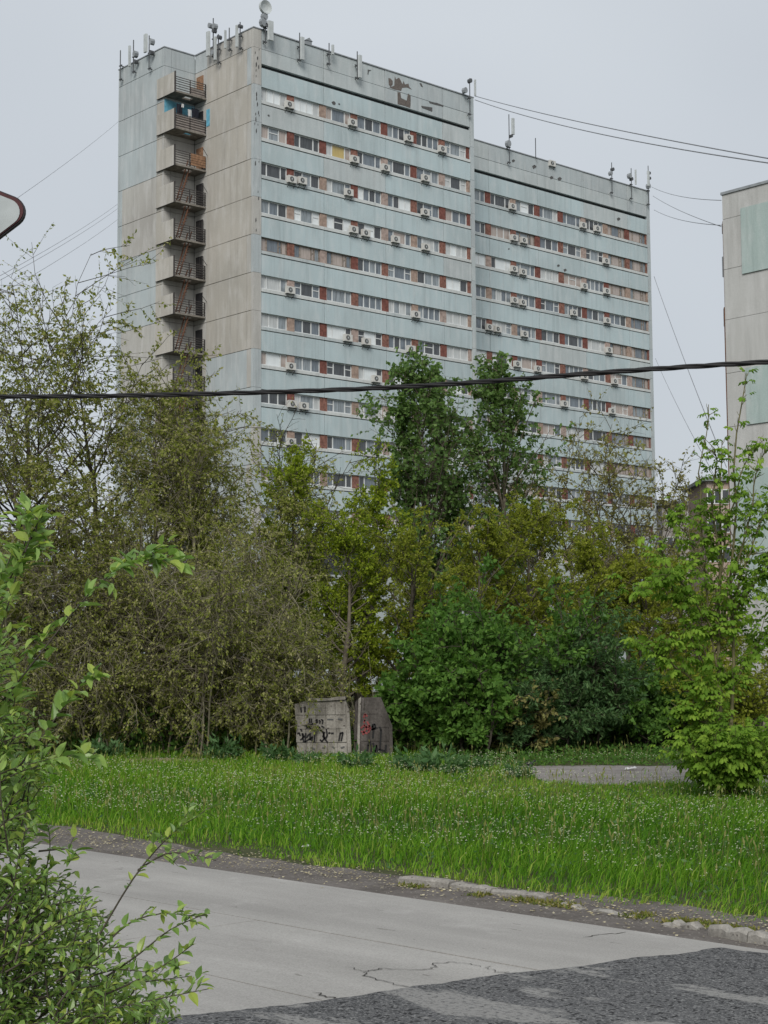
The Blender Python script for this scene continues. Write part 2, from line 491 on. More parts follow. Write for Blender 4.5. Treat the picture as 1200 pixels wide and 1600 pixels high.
# dirt verge between the slabs and the grass
vl, vh = [], []
for a in np.arange(-120, 50, .6):
    vl.append((a, 12.33 - (.05 if a < -9 else 0) + random.uniform(-.03, .05)))
    vh.append((a, 13.75 + .25 * math.sin(a * .5) + random.uniform(-.12, .12)))
vv = [(x, y, .010) for x, y in vl] + [(x, y, .016) for x, y in vh]
n = len(vl)
MB().add(vv, [(i, i + 1, n + i + 1, n + i) for i in range(n - 1)]).build('verge', M['verge'], None, (0, 0, 0), (0, 0, RZ), kind='structure')
MB().add([(-140, -30, .004), (60, -30, .004), (60, 5.72, .004), (-140, 5.72, .004)], [(0, 1, 2, 3)]).build('near_verge', M['verge'], None, (0, 0, 0), (0, 0, RZ), kind='structure')

yard_px = [(788, 1198), (860, 1197), (1000, 1197), (1100, 1197), (1230, 1198), (1230, 1224), (1088, 1224), (1000, 1226), (900, 1227), (850, 1222), (815, 1207)]
yard = [tuple(gp(*q)[:2]) for q in yard_px]
yd = [tuple(p) for p in jag(yard + [yard[0]], 4, .08)][:-1]
MB().prism(yd, 'z', -.01, .012).build('yard', M['yard'], kind='structure')
sp = [tuple(gp(*q)[:2]) for q in ((195, 1187), (250, 1185), (320, 1187), (318, 1191), (250, 1192), (200, 1190))]
MB().prism(sp, 'z', -.01, .014).build('sandy_path', M['sand'], kind='structure')

# kerb: what is left of the stones
kerb = empty('kerb', (0, 0, 0), RZ, kind='structure')
def kerb_stone(p, q, h, w=.15, broken=0.0):
    (a0, n0), (a1, n1) = an_px(*p), an_px(*q)
    n_ = max(6, int(abs(a1 - a0) / .09))
    mb = MB()
    vs = []
    for i in range(n_ + 1):
        t = i / n_
        a, nn = a0 + (a1 - a0) * t, n0 + (n1 - n0) * t
        e = 1 - broken * (random.random() ** 2)
        if i in (0, n_): e *= .85
        hh = h * e
        f = random.uniform(0, .05) * broken
        vs += [(a, nn + f, 0), (a + random.uniform(-.01, .01), nn + f * .7, hh * .72), (a, nn + .03 + f, hh), (a, nn + w - .02, hh - .004), (a, nn + w, 0)]
    fs = []
    for i in range(n_):
        b = i * 5
        fs += [(b + j, b + 5 + j, b + 6 + j, b + 1 + j) for j in range(4)]
    fs += [(0, 1, 2, 3, 4), tuple(n_ * 5 + j for j in (4, 3, 2, 1, 0))]
    mb.add(vs, fs).build('kerb_stone', M['kerb'], kerb)
kerb_stone((622, 1383), (700, 1391), .11)
kerb_stone((701, 1391), (765, 1400), .10, broken=.3)
kerb_stone((766, 1400), (850, 1411), .09, broken=.25)
kerb_stone((868, 1416), (905, 1424), .05, broken=.8)
kerb_stone((925, 1426), (985, 1436), .04, broken=.8)
kerb_stone((1034, 1450), (1088, 1456), .085, broken=.75)
kerb_stone((1106, 1464), (1166, 1475), .13, broken=.45)
kerb_stone((1167, 1475), (1290, 1496), .13, broken=.4)
# ------------------------------------------------------------------ the apartment building: a tall section and a section set back behind it
YAW = math.radians(48.218)
BA, BB = np.array([math.sin(YAW), math.cos(YAW), 0]), np.array([-math.cos(YAW), math.sin(YAW), 0])
BC = np.array([-10.0065, 121.474, 0.0])
BR = math.pi / 2 - YAW
SET = 4.5                                  # how far the lower section stands back
def LW(u, v, z): return BC + BA * u + BB * v + np.array([0, 0, z])
def hit_front(px, py, v=0.0):
    """(u, z) where the sight line meets the facade plane at depth v"""
    d = ray(px, py)
    nrm = BB
    t = float(np.dot(BC + BB * v - EYE, nrm) / np.dot(d, nrm))
    p = EYE + d * t
    return float(np.dot(p - BC, BA)), float(p[2])
def hit_end(px, py, u=0.0):
    d = ray(px, py)
    t = float(np.dot(BC + BA * u - EYE, BA) / np.dot(d, BA))
    p = EYE + d * t
    return float(np.dot(p - BC, BB)), float(p[2])

def with_offset(m):
    """let each pane show its own stretch of curtain: shift the noise by the pane's place"""
    N, L = m.node_tree.nodes, m.node_tree.links
    oi = N.new('ShaderNodeObjectInfo')
    for mp in [x for x in N if x.bl_idname == 'ShaderNodeMapping']:
        src = mp.inputs['Vector'].links[0].from_socket
        ad = N.new('ShaderNodeVectorMath')
        ad.operation = 'ADD'
        L.new(src, ad.inputs[0])
        L.new(oi.outputs['Location'], ad.inputs[1])
        L.new(ad.outputs[0], mp.inputs['Vector'])
for m in M['glass'] + [M['yellow']]: with_offset(m)

WH, WW = 1.10, 2.64
def window_kinds():
    kinds = {}
    def frame(fr, t, vents=()):
        xs = [0.0]
        for f in fr: xs.append(xs[-1] + f)
        xs = [x / xs[-1] * WW for x in xs]
        mb = MB()
        mb.box(0, WW, .10, .18, 0, t); mb.box(0, WW, .10, .18, WH - t, WH)
        for i, x in enumerate(xs):
            a, b = (x, x + t) if i == 0 else (x - t, x) if i == len(xs) - 1 else (x - t * .55, x + t * .55)
            mb.box(a, b, .098, .182, t, WH - t)
        for i in vents:
            mb.box(xs[i] + t, xs[i + 1] - t, .105, .175, WH * .55, WH * .55 + t * .8)
        mb.box(-.03, WW + .03, -.06, .1, -.035, -.002)
        panes = []
        for x0, x1 in zip(xs[:-1], xs[1:]):
            me = MB().box(x0 + t * .5, x1 - t * .5, .14, .15, t * .6, WH - t * .6)
            panes.append(me)
        return mb, panes
    spec = {'three': ((1, 1, 1), .085, ()), 'four': ((1, 1, 1, 1), .08, ()), 'wide': ((.55, 1.2, .55), .09, ()),
            'lattice': ((.6, 1, .6), .085, (0, 2)), 'vent': ((.8, 1, .8), .085, (1,)), 'oldwood': ((.7, 1.3, .35, .6), .10, (2,))}
    for k, (fr, t, v) in spec.items():
        mb, panes = frame(fr, t, v)
        kinds[k] = (mb.mesh('window_' + k, M['oldwood'] if k == 'oldwood' else M['pvc']), [p.mesh('pane_' + k, M['glass'][0]) for p in panes])
    return kinds
WK = window_kinds()
def pane_copy(me, m, root, win):
    o = link('pane', me, win)
    o.material_slots[0].link = 'OBJECT'
    o.material_slots[0].material = m
    return o

def put_window(root, u, z, kind, glass_of):
    fm, pm = WK[kind]
    w = link('window', fm, root, (u, .085, z))
    for i, p in enumerate(pm):
        pane_copy(p, glass_of(i, len(pm)), root, w)
    return w

WR = random.Random(23)
def facade(root, piers, u0, u1, splits, dz, nrow, old=(), special=None, reds=0.5):
    Ls = [46.0 + dz - 3 * r for r in range(nrow)]
    sp = [u0] + splits + [u1]
    def panels(z0, z1, mats, v0=0.0, v1=.26, name='wall_panel'):
        for a, b in zip(sp[:-1], sp[1:]):
            j = WR.uniform(-.008, .008)
            MB().box(a + .026, b - .026, v0 + j, v1, z0, z1).build(name, WR.choice(mats), root)
    B, Bf = [M['blue']] * 6 + [M['blue2']], [M['blue2'], M['bluegrey']]
    panels(50.49 + dz, 51.98 + dz, Bf, name='parapet_panel')
    panels(49.28 + dz, 50.45 + dz, Bf, name='parapet_panel')
    panels(47.42 + dz, 48.95 + dz, B)
    for r, L in enumerate(Ls):
        panels(L - 1.58, L - .0, B)
        panels(L + .07, L + .31, [M['ledge'], M['ledge'], M['blue2']], -.045, .26, 'window_ledge')
        # piers between the windows
        for k, c in enumerate(piers):
            a, b = c - .34, c + .34
            a, b = max(a, u0 + .02), min(b, u1 - .02)
            if b - a < .15: continue
            q = WR.random()
            m = M['brick'] if q < .34 else M['brick2'] if q < .34 + .26 * reds * 2 else M['brick3'] if q < .8 else M['brick4']
            MB().box(a, b, .085 + WR.uniform(-.02, .03), .31, L + .313, L + 1.417).build('pier', m, root)
        for k, (c0, c1) in enumerate(zip(piers[:-1], piers[1:])):
            ua, ub = max(c0 + .35, u0 + .02), c1 - .35
            kind = WR.choices(['three', 'four', 'wide', 'lattice', 'vent'], [4, 2, 3, 2, 1.2])[0]
            tone = WR.random()
            if tone < .58: base = [0, 0, 1, 1, 2]
            elif tone < .76: base = [2, 2, 0, 3]
            elif tone < .85: base = [3, 3, 2]
            elif tone < .94: base = [4, 4, 0]
            else: base = [5, 3, 1]
            if (r, k) in old or k in [x for x in old if not isinstance(x, tuple)]:
                kind, base = 'oldwood', [4, 2, 4, 0]
            gl = lambda i, n: M['glass'][WR.choice(base)]
            if special and (r, k) in special:
                kind, sel = special[(r, k)]
                gl = lambda i, n, s_=sel: M['yellow'] if s_[i] == 'y' else M['glass'][s_[i]]
            put_window(root, c0 + .35, L + .335, kind, gl)
    return Ls

NROW = 12
tall = empty('apartment_building', BC, BR, label='tall pale blue panel apartment tower with fire balconies on its end wall', cat='building', group='apartment buildings')
piers = [.46 + 3.34 * k for k in range(8)]
special = {(0, 0): ('four', [3, 5, 5, 3]), (0, 1): ('four', [5, 5, 5, 3]), (1, 0): ('vent', [4, 2, 4]), (1, 2): ('wide', [3, 'y', 4]),
           (2, 3): ('four', [5, 0, 1, 0]), (2, 4): ('four', [0, 1, 5, 5]), (3, 1): ('lattice', [5, 2, 5]), (3, 2): ('vent', [5, 1, 5]), (6, 3): ('lattice', [1, 5, 1]),
           (7, 0): ('wide', [4, 5, 4]), (7, 3): ('wide', [3, 5, 1]), (7, 4): ('wide', [1, 5, 5]), (5, 0): ('wide', [3, 3, 2])}
facade(tall, piers, .78, 23.86, [7.14, 13.82, 20.5], 0.0, NROW, old={(4, 0), (4, 1), (4, 2)}, special=special)
# corner strips, one storey after another
zs = [51.98, 50.47] + [47.5 - 3 * k for k in range(15)] + [1.0]
for z1, z0 in zip(zs[:-1], zs[1:]):
    MB().box(.0, .765, -.03, .25, z0 + .02, z1).build('corner_panel', WR.choice([M['greywall'], M['bluegrey']]), tall)
    MB().box(23.875, 24.3, -.05, .26, z0 + .02, z1).build('corner_panel', WR.choice([M['bluegrey'], M['blue2']]), tall)
    MB().box(24.02, 24.29, .275, 14.4, z0 + .02, z1).build('wall_panel', M['greywall'], tall)
MB().box(.0, 24.3, -.02, .26, 0, 9.3).build('lower_wall', M['bluegrey'], tall)
# end wall: right part, recess wall, wing, wing's side
for i, (z1, z0) in enumerate(zip(zs[:-1], zs[1:])):
    k = i - 1
    warm = 1 <= i <= 8
    a, b, c = (M['beige'] if warm else M['bluegrey']), (M['bluegrey'] if i in (0, 1) or i > 8 else M['beige']), M['greywall']
    if i == 0: a = M['greywall']
    MB().box(0.0, .25, .275, .80, z0 + .045, z1).build('end_panel', b if i % 3 else M['greywall'], tall)
    if i in (5, 7, 10):
        MB().box(WR.uniform(-.01, .01), .25, .815, 3.55, z0 + .045, z1).build('end_panel', a, tall)
        MB().box(WR.uniform(-.01, .01), .25, 3.565, 6.18, z0 + .045, z1).build('end_panel', a, tall)
    else:
        MB().box(WR.uniform(-.01, .01), .25, .815, 6.18, z0 + .045, z1).build('end_panel', a, tall)
    MB().box(0.02, .25, 6.2, 7.9, z0 + .045, z1).build('end_panel', c if i > 0 else M['bluegrey'], tall)
    wing_m = M['bluegrey'] if i < 4 or i > 9 else WR.choice([M['greywall'], M['bluegrey'], M['greywall']])
    MB().box(-3.0, -2.75, 8.95, 14.0, z0 + .045, z1).build('wing_panel', wing_m, tall)
    MB().box(-3.0, -2.75, 8.19, 8.935, z0 + .045, z1).build('wing_panel', M['beige'] if i > 1 else M['bluegrey'], tall)
    MB().box(-3.0, -2.75, 14.02, 14.7, z0 + .045, z1).build('wing_panel', M['bluegrey'], tall)
    MB().box(-3.0, -2.32, 7.92, 8.17, z0 + .03, z1).build('side_panel', M['bluegrey'] if i < 2 else M['greywall'], tall)
    MB().box(-2.29, 0.0, 7.93, 8.17, z0 + .03, z1).build('side_panel', M['bluegrey'] if i < 2 else M['greywall'], tall)
MB().box(.27, 24.0, .34, 14.4, 0, 51.8).box(-2.74, .26, 8.2, 14.68, 0, 51.79).build('wall_core', M['joint'], tall)
MB().box(-.04, 24.34, -.07, .30, 52.0, 52.09).box(-.045, .30, .31, 7.93, 52.0, 52.088).box(-3.04, -.05, 7.88, 8.2, 52.0, 52.086).box(-3.045, -2.7, 8.21, 14.74, 52.0, 52.084).build('coping', M['coping'], tall)
MB().box(-2.7, 24.0, 8.2, 14.4, 51.81, 51.86).box(.3, 24.0, .3, 8.19, 51.81, 51.858).build('roof', M['core'], tall)

low = empty('apartment_building', LW(0, SET, 0), BR, label='lower set back section of the pale blue apartment block, right of the tower', cat='building', group='apartment buildings')
DZ = -1.65
piersR = [30.73 + 3.335 * k for k in range(-2, 7)] + [54.0]
specialR = {(2, 2): ('wide', [1, 5, 5]), (5, 2): ('wide', [5, 1, 5]), (5, 1): ('wide', [1, 5, 5]), (0, 3): ('vent', [2, 5, 1]), (2, 1): ('three', [1, 5, 5])}
facade(low, piersR, 24.4, 53.85, [30.73, 37.4, 44.07, 50.74], DZ, NROW, old={8, (0, 7), (1, 7), (2, 7), (4, 7), (7, 7), (8, 7), (1, 3)}, special=specialR, reds=.55)
for z1, z0 in zip(zs[:-1], zs[1:]):
    MB().box(53.865, 54.3, -.03, .26, z0 + .02 + DZ, z1 + DZ).build('corner_panel', M['bluegrey'], low)
    MB().box(54.02, 54.29, .275, 14.4, z0 + .02 + DZ, z1 + DZ).build('wall_panel', M['greywall'], low)
MB().box(24.4, 54.3, -.02, .26, 0, 7.6).build('lower_wall', M['bluegrey'], low)
MB().box(24.4, 54.0, .34, 14.4, 0, 51.8 + DZ).build('wall_core', M['joint'], low)
MB().box(24.35, 54.34, -.06, .30, 52.0 + DZ, 52.09 + DZ).build('coping', M['coping'], low)
MB().box(24.4, 54.0, .3, 14.4, 51.81 + DZ, 51.86 + DZ).build('roof', M['core'], low)

# render fallen off: bare patches and flakes on the parapets
M['bare'] = plain('bare_brown_render', (0.135, 0.118, 0.108), 0.95, 0.1, 0.3, 8)
M['bare2'] = plain('dark_flaked_render', (0.10, 0.10, 0.10), 0.95, 0.1, 0.3, 8)
def patch(root, pts, zx, zy, sc, v, m, nm='bare_patch'):
    poly = [hit_front(zx + x / sc, zy + y / sc, v) for x, y in pts]
    MB().prism(poly, 'y', (v if root is tall else v - SET) - .022, (v if root is tall else v - SET) + .05).build(nm, m, root)
Z5 = (590, 100, 7.5)
patch(tall, [(125, 165), (150, 170), (175, 200), (175, 240), (150, 270), (130, 240)], *Z5, 0, M['bare'])
patch(tall, [(200, 145), (215, 180), (250, 160), (270, 195), (290, 240), (300, 200), (320, 240), (360, 230), (370, 270), (400, 300), (340, 275), (285, 280), (275, 315), (200, 300), (135, 275), (195, 255)], *Z5, 0, M['bare'])
patch(tall, [(232, 330), (265, 335), (275, 400), (340, 430), (355, 345), (385, 370), (385, 480), (380, 515), (310, 490), (235, 470)], *Z5, 0, M['bare'])
patch(tall, [(510, 490), (640, 510), (638, 560), (520, 515)], *Z5, 0, M['bare2'])
patch(tall, [(490, 225), (510, 225), (530, 275), (505, 260)], *Z5, 0, M['bare2'])
patch(tall, [(600, 440), (690, 455), (770, 485), (768, 500), (680, 480), (610, 460)], *Z5, 0, M['bare2'])
for q in ([(1085, 515), (1125, 522), (1095, 535), (1090, 575), (1082, 570)],): patch(tall, q, 430, 40, 7.5, 0, M['bare2'])
for x, y, s_ in ((808, 275, 22), (130, 405, 12), (865, 285, 10)):
    patch(tall, [(x - s_, y - s_ * .6), (x + s_ * .2, y - s_), (x + s_, y), (x + s_ * .6, y + s_ * .9), (x - s_ * .5, y + s_ * .5)], 400, 120, 6.667, 0, M['bare2'])
for x, y, s_ in ((405, 285, 12), (500, 345, 10), (545, 352, 12), (290, 252, 9), (870, 573, 10), (538, 830, 8), (575, 855, 9), (265, 738, 5)):
    patch(low, [(x - s_, y - s_ * .4), (x + s_ * .1, y - s_), (x + s_, y - s_ * .2), (x + s_ * .4, y + s_ * .5), (x - s_ * .5, y + s_ * .9)], 720, 180, 3.529, SET, M['bare2'])
for i in range(26):   # flaking along the corner strip beside the end wall
    z = WR.uniform(30, 50) if i < 12 else WR.uniform(44, 50.5)
    u = WR.uniform(.03, .62); s_ = WR.uniform(.05, .16)
    MB().prism([(u, z), (u + s_ * .7, z + s_), (u + s_ * .5, z + s_ * 3), (u - s_ * .1, z + s_ * 2)], 'y', -.045, .0).build('bare_patch', M['bare2'], tall)

# ---- fire balconies in the corner of the end wall, with ladders from one to the next
balc = []
for k in range(13):
    z = 47.86 - 3 * k
    b = MB()
    b.box(-3.03, -.01, 6.28, 6.72, z, z + .14).box(-3.03, -.01, 7.3, 7.91, z, z + .138).box(-3.03, -1.75, 6.721, 7.299, z, z + .139).box(-.95, -.01, 6.721, 7.299, z, z + .139)
    o = b.build('balcony', M['slab'], tall)
    MB().box(-3.13, -3.045, 6.27, 8.78, z - .03, z + 1.62).build('side_panel', M['beige'], o)
    MB().box(-3.15, -3.02, 6.2, 6.265, z - .05, z + 1.66).box(-3.15, -3.04, 6.266, 8.80, z - .06, z - .032).build('panel_edge', M['railing'], o)
    r = MB()
    hs = [.28, .48, .68, .88, 1.06, 1.24]
    for h in hs: r.box(-3.0, -.02, 6.29, 6.33, z + h, z + h + .05)
    for u in (-1.55, -.06): r.box(u - .03, u + .03, 6.331, 6.38, z + .14, z + 1.3)
    r.build('railing', M['railing'], o)
    if k == 1:
        MB().box(-2.98, -.08, 6.36, 6.38, z + .15, z + 1.22).build('infill_board', M['board'], o)
    if k == 2:
        for i, h in enumerate((.3, .5, .7, .9, 1.08)):
            MB().box(-1.5, -.07, 6.262 + .004 * (i % 2), 6.285, z + h, z + h + .17).build('plank', M['wood'], o)
    if k == 0:
        MB().box(-1.5, -.1, 6.4, 6.42, z + .15, z + .75).build('infill_board', M['board'], o)
    if k >= 3:
        l = MB()
        p0, p1 = (-2.35, 6.9, z + .14), (-1.15, 6.9, z + 3.05)
        for dv in (-.27, .27): l.bar((p0[0], p0[1] + dv, p0[2]), (p1[0], p1[1] + dv, p1[2] + .9), .06, .09)
        for i in range(1, 11):
            t = i / 11
            l.bar((p0[0] + (p1[0] - p0[0]) * t, 6.63, p0[2] + (p1[2] - p0[2]) * t), (p0[0] + (p1[0] - p0[0]) * t, 7.17, p0[2] + (p1[2] - p0[2]) * t), .05, .05)
        l.build('ladder', M['rust'], o)
    d = MB().box(-.05, .018, 6.72, 7.62, z + .15, z + 2.2)
    d.build('door', M['wood'] if k in (0, 2) else M['black'], tall)
    if k in (3, 4, 5):
        gmb = MB()
        for i in range(5): gmb.box(-.10, -.075, 6.5 + .25 * i, 6.53 + .25 * i, z + .15, z + 2.1)
        gmb.box(-.105, -.07, 6.5, 7.55, z + 1.1, z + 1.14).build('door_grate', M['railing'], o)
    balc.append(o)
    # rods sticking out beside the balcony
    if k in (2, 3, 5, 6):
        MB().bar((-.02, 6.1, z + 1.3), (-1.1, 5.2, z + 1.5), .035).build('drying_rod', M['metal'], o)
z1b = 47.86 - 3
MB().box(-.03, .0, 5.8, 6.25, z1b + .75, z1b + 2.15).build('blue_patch', M['bluepaint'], tall)
MB().box(-2.97, -.02, 7.895, 7.915, z1b + .2, z1b + 2.85).build('blue_sheet', M['bluepaint'], tall)

def hung(name, label, cat, u, v, z, w, h, m, group=None):
    nx, nz = 6, 6
    vs, fs = [], []
    for side in (0, 1):
        for j in range(nz + 1):
            for i in range(nx + 1):
                t = j / nz
                wv = .04 * math.sin(i * 1.7 + u * 5) * (1 - t) + (.012 if side else -.012)
                nar = 1 - .12 * (1 - t) * (1 if i in (0, nx) else 0)
                vs.append(((i / nx - .5) * w * nar, wv, -h * (1 - t)))
    n1 = (nx + 1) * (nz + 1)
    for j in range(nz):
        for i in range(nx):
            a = j * (nx + 1) + i
            fs.append((a, a + 1, a + nx + 2, a + nx + 1))
            fs.append((n1 + a + nx + 1, n1 + a + nx + 2, n1 + a + 1, n1 + a))
    ring = list(range(nx + 1)) + [j * (nx + 1) + nx for j in range(1, nz + 1)] + [nz * (nx + 1) + i for i in range(nx - 1, -1, -1)] + [j * (nx + 1) for j in range(nz - 1, 0, -1)]
    for a, b_ in zip(ring, ring[1:] + ring[:1]): fs.append((a, n1 + a, n1 + b_, b_))
    MB().add(vs, fs).build(name, m, None, LW(u, v, z), (0, 0, BR), label=label, cat=cat, group=group)
hung('jacket', 'dark jacket drying on the blue balcony, nearer its solid panel', 'laundry', -2.3, 6.75, z1b + 2.25, .55, 1.0, M['cloth_dark'], 'laundry on the blue balcony')
hung('jacket', 'dark jacket drying on the blue balcony, nearest the doorway', 'laundry', -.75, 6.75, z1b + 2.2, .7, 1.0, M['cloth_dark'], 'laundry on the blue balcony')
hung('shirt', 'white shirt drying on the blue balcony', 'laundry', -1.35, 6.7, z1b + 2.0, .34, .75, M['cloth_white'], 'laundry on the blue balcony')
hung('shirt', 'small white cloth above the dark jacket on the blue balcony', 'laundry', -2.05, 6.66, z1b + 2.3, .22, .3, M['cloth_white'], 'laundry on the blue balcony')
MB().tube([LW(-2.95, 6.75, z1b + 2.32), LW(-1.5, 6.75, z1b + 2.24), LW(-.03, 6.75, z1b + 2.32)], .012, 4).build('clothes_line', M['wire'], label='thin line strung across the blue painted balcony', cat='clothes line')

# ---- air conditioners on the facade
def make_ac():
    c = MB().box(-.40, .40, -.36, -.06, 0, .56)
    r = MB()
    n = 20
    ring = [(math.cos(2 * math.pi * i / n), math.sin(2 * math.pi * i / n)) for i in range(n)]
    r.prism([(-.08 + .20 * x, .28 + .20 * y) for x, y in ring], 'y', -.375, -.362)
    hub = MB().prism([(-.08 + .06 * x, .28 + .06 * y) for x, y in ring[::2]], 'y', -.392, -.377)
    for i in range(6):
        a = math.pi * i / 6
        hub.bar((-.08 - .2 * math.cos(a), -.384, .28 - .2 * math.sin(a)), (-.08 + .2 * math.cos(a), -.384, .28 + .2 * math.sin(a)), .012)
    br = MB()
    for x in (-.3, .3):
        br.bar((x, .05, -.025), (x, -.38, -.025), .045)
        br.bar((x, .05, -.38), (x, -.34, -.05), .04)
    br.bar((-.33, .03, -.03), (.33, .03, -.03), .04)
    return c.mesh('ac_casing', M['acwhite']), r.mesh('ac_fan_opening', M['black']), hub.mesh('ac_fan_grille', M['panelgrey']), br.mesh('ac_bracket', M['metal'])
AC = make_ac()
ORD = ['top', 'second', 'third', 'fourth', 'fifth', 'sixth', 'seventh', 'eighth', 'ninth', 'tenth', 'eleventh']
def put_ac(u, v, z, label):
    o = empty('air_conditioner', LW(u, v, z), BR, label=label, cat='air conditioner', group='air conditioners on the facade')
    for nm, me in zip(('casing', 'fan_opening', 'fan_grille', 'bracket'), AC): link(nm, me, o)
ac_l = {0: [450, 550, 639, 692], 1: [553, 602, 665], 2: [453.5, 470, 543.5, 664], 3: [551, 570, 617, 664.5], 5: [451, 648], 6: [541, 570, 640],
        7: [452, 585], 8: [454, 472, 603], 9: [452]}
ac_r = {0: [802, 913, 935], 1: [804, 819, 948], 2: [803, 817, 913, 948], 3: [803, 816, 896, 948], 4: [763, 776, 818, 950], 5: [806, 838, 911, 958], 6: [879, 953]}
for dct, v, dz, nm, ps, k0 in ((ac_l, 0, 0, 'tower', piers, 0), (ac_r, SET, DZ, 'lower section', piersR, 1)):
    for r, xs in dct.items():
        for i, x in enumerate(xs):
            u, _ = hit_front(x, 600, v)
            where = '%s of %d' % (['leftmost', 'second', 'third', 'last'][i] if i < len(xs) - 1 or len(xs) == 4 else 'rightmost', len(xs))
            if len(xs) == 1: lab = 'lone white air conditioner below the %s window row of the %s' % (ORD[r], nm)
            else: lab = 'white air conditioner below the %s window row of the %s, %s there' % (ORD[r], nm, where)
            put_ac(u, v, 46.0 + dz - 3 * r + .22 + WR.uniform(-.05, .1), lab)
u, z = hit_front(861, 262, SET)
put_ac(u, SET + .1, z + .1, 'white air conditioner standing on the parapet of the lower section')

# ---- aerials on the parapets
def aerial(label, plane, off, px, ytop, ybot, panel=None, boxes=(), dish=None, arms=True, name='antenna'):
    """plane 'front'/'end' at depth off; mast from ytop to ybot; panel=(dx_px, y0, y1, width_m); boxes=(dx, y, size)"""
    hit = (lambda x, y: hit_front(x, y, off)) if plane == 'front' else (lambda x, y: hit_end(x, y, off))
    h0, zt = hit(px, ytop); _, zb = hit(px, ybot)
    P = (lambda d, out, z: (d, -out, z)) if plane == 'front' else (lambda d, out, z: (-out, d, z))
    base = LW(h0, off, 0) if plane == 'front' else LW(off, h0, 0)
    o = empty(name, (base[0], base[1], zb), BR, label=label, cat='antenna', group='aerials on the roof edge')
    MB().tube([P(0, .3, 0), P(0, .3, zt - zb)], .045, 6).build('mast', M['metal'], o)
    if arms:
        for h in (.15, min(1.6, (zt - zb) * .5)):
            am = MB()
            am.bar(P(0, .32, h), P(0, -.05, h), .07)
            am.bar(P(-.25, .3, h), P(.15, .3, h), .08)
            am.build('bracket', M['metal'], o)
    if panel:
        dx, y0, y1, w = panel
        d, z1 = hit(px + dx, y0); _, z0 = hit(px + dx, y1)
        d -= h0
        MB().prism([P(d + a, .42 + b, 0)[:2] for a, b in ((-w / 2, 0), (w / 2, 0), (w / 2 * .8, .16), (-w / 2 * .8, .16))], 'z', z0 - zb, z1 - zb).build('panel', M['panelgrey'], o)
    for dx, y, s_ in boxes:
        d, zc = hit(px + dx, y)
        d -= h0
        MB().prism([(P(d + s_ * .36 * math.cos(t), 0, 0)[0 if plane == 'front' else 1], zc - zb + s_ * .46 * math.sin(t)) for t in np.linspace(0, 2 * math.pi, 9)[:-1]],
                   'y' if plane == 'front' else 'x', -.5, -.15).build('radio_unit', M['metal'] if s_ < .5 else M['coping'], o)
    if dish:
        dx, y, rr = dish
        d, zc = hit(px + dx, y)
        d -= h0
        nn = 20
        vs = [P(d, .35, zc - zb)]
        for q, dep in ((.5, .40), (1.0, .55)):
            vs += [P(d + rr * q * math.cos(t), dep, zc - zb + rr * q * math.sin(t)) for t in np.linspace(0, 2 * math.pi, nn + 1)[:-1]]
        vs += [P(d + rr * math.cos(t), .3, zc - zb + rr * math.sin(t)) for t in np.linspace(0, 2 * math.pi, nn + 1)[:-1]]
        fs = [(0, 1 + i, 1 + (i + 1) % nn) for i in range(nn)]
        for a in (1, 1 + nn): fs += [(a + i, a + nn + i, a + nn + (i + 1) % nn, a + (i + 1) % nn) for i in range(nn)]
        fs.append(tuple(1 + 2 * nn + i for i in range(nn)))
        MB().add(vs, fs).build('dish', M['panelgrey'], o)
    return o
aerial('thin bare pole at the far left edge of the tower roof', 'end', -3, 193, 80, 128)
aerial('grey panel aerial with one round unit, second from left on the tower roof', 'end', -3, 213.5, 64, 116, (-3, 74, 106, .2), ((3.5, 86, .6), (4, 98, .4)))
aerial('tall grey panel aerial with round unit beside the wing corner of the tower', 'end', -3, 238, 57, 111, (-2.5, 56, 84, .42), ((4.5, 67, .6), (4, 84, .45)))
aerial('busy aerial with stacked units left of the balcony recess on the tower', 'end', 0, 338, 30, 92, (-5, 52, 90, .42), ((-4, 42, .5), (3, 43, .55), (2, 50, .4), (1, 84, .5)))
aerial('slim white panel aerial right of the busy one on the end wall', 'end', 0, 346, 55, 102, (-2, 60, 96, .22), ((2, 60, .4),))
aerial('short forked aerial in the middle of the tower end parapet', 'end', 0, 363, 45, 82, (-3, 50, 78, .14))
aerial('slim white panel aerial near the corner on the end wall', 'end', 0, 380, 36, 80, (-2, 42, 76, .22), ((1, 43, .35),))
aerial('mast with round dish on the tower corner', 'front', 0, 411, 22, 70, (6, 36, 66, .55), ((-2, 28, .7), (-4, 37, .8), (0, 42, .4)), (-1.5, 14, .55))
aerial('white panel aerial with thin whip, leftmost along the tower front parapet', 'front', 0, 464.5, 53, 98, (2, 61, 96, .36))
aerial('grey aerial, middle one along the tower front parapet', 'front', 0, 510.5, 69, 104, (3.5, 73, 88, .2))
aerial('white panel aerial with thin whip, third along the tower front parapet', 'front', 0, 554.5, 82, 126, (2, 89, 124, .36))
aerial('pair of upright aerials at the right end of the tower roof', 'front', 0, 730, 124, 182, (6, 127, 152, .14), ((0, 128, .45), (-8, 143, .6)))
aerial('tall mast with grey panel at the left of the lower roof', 'front', SET, 791.5, 180, 257, (4, 187, 212, .34), ((3, 214, .35), (-1.5, 226, .75)))
aerial('thin whip aerial on the lower roof near the tall panel mast', 'front', SET, 833, 217, 247, arms=False)
aerial('dark mast with small units, leftmost of three at the lower roof end', 'front', SET, 952, 255, 304, None, ((1, 266, .4), (-2, 272, .5)))
aerial('mast with twin upright rods, middle of three at the lower roof end', 'front', SET, 982.5, 264, 313, (4.5, 267, 290, .12), ((-3, 276, .6), (0, 281, .4)))
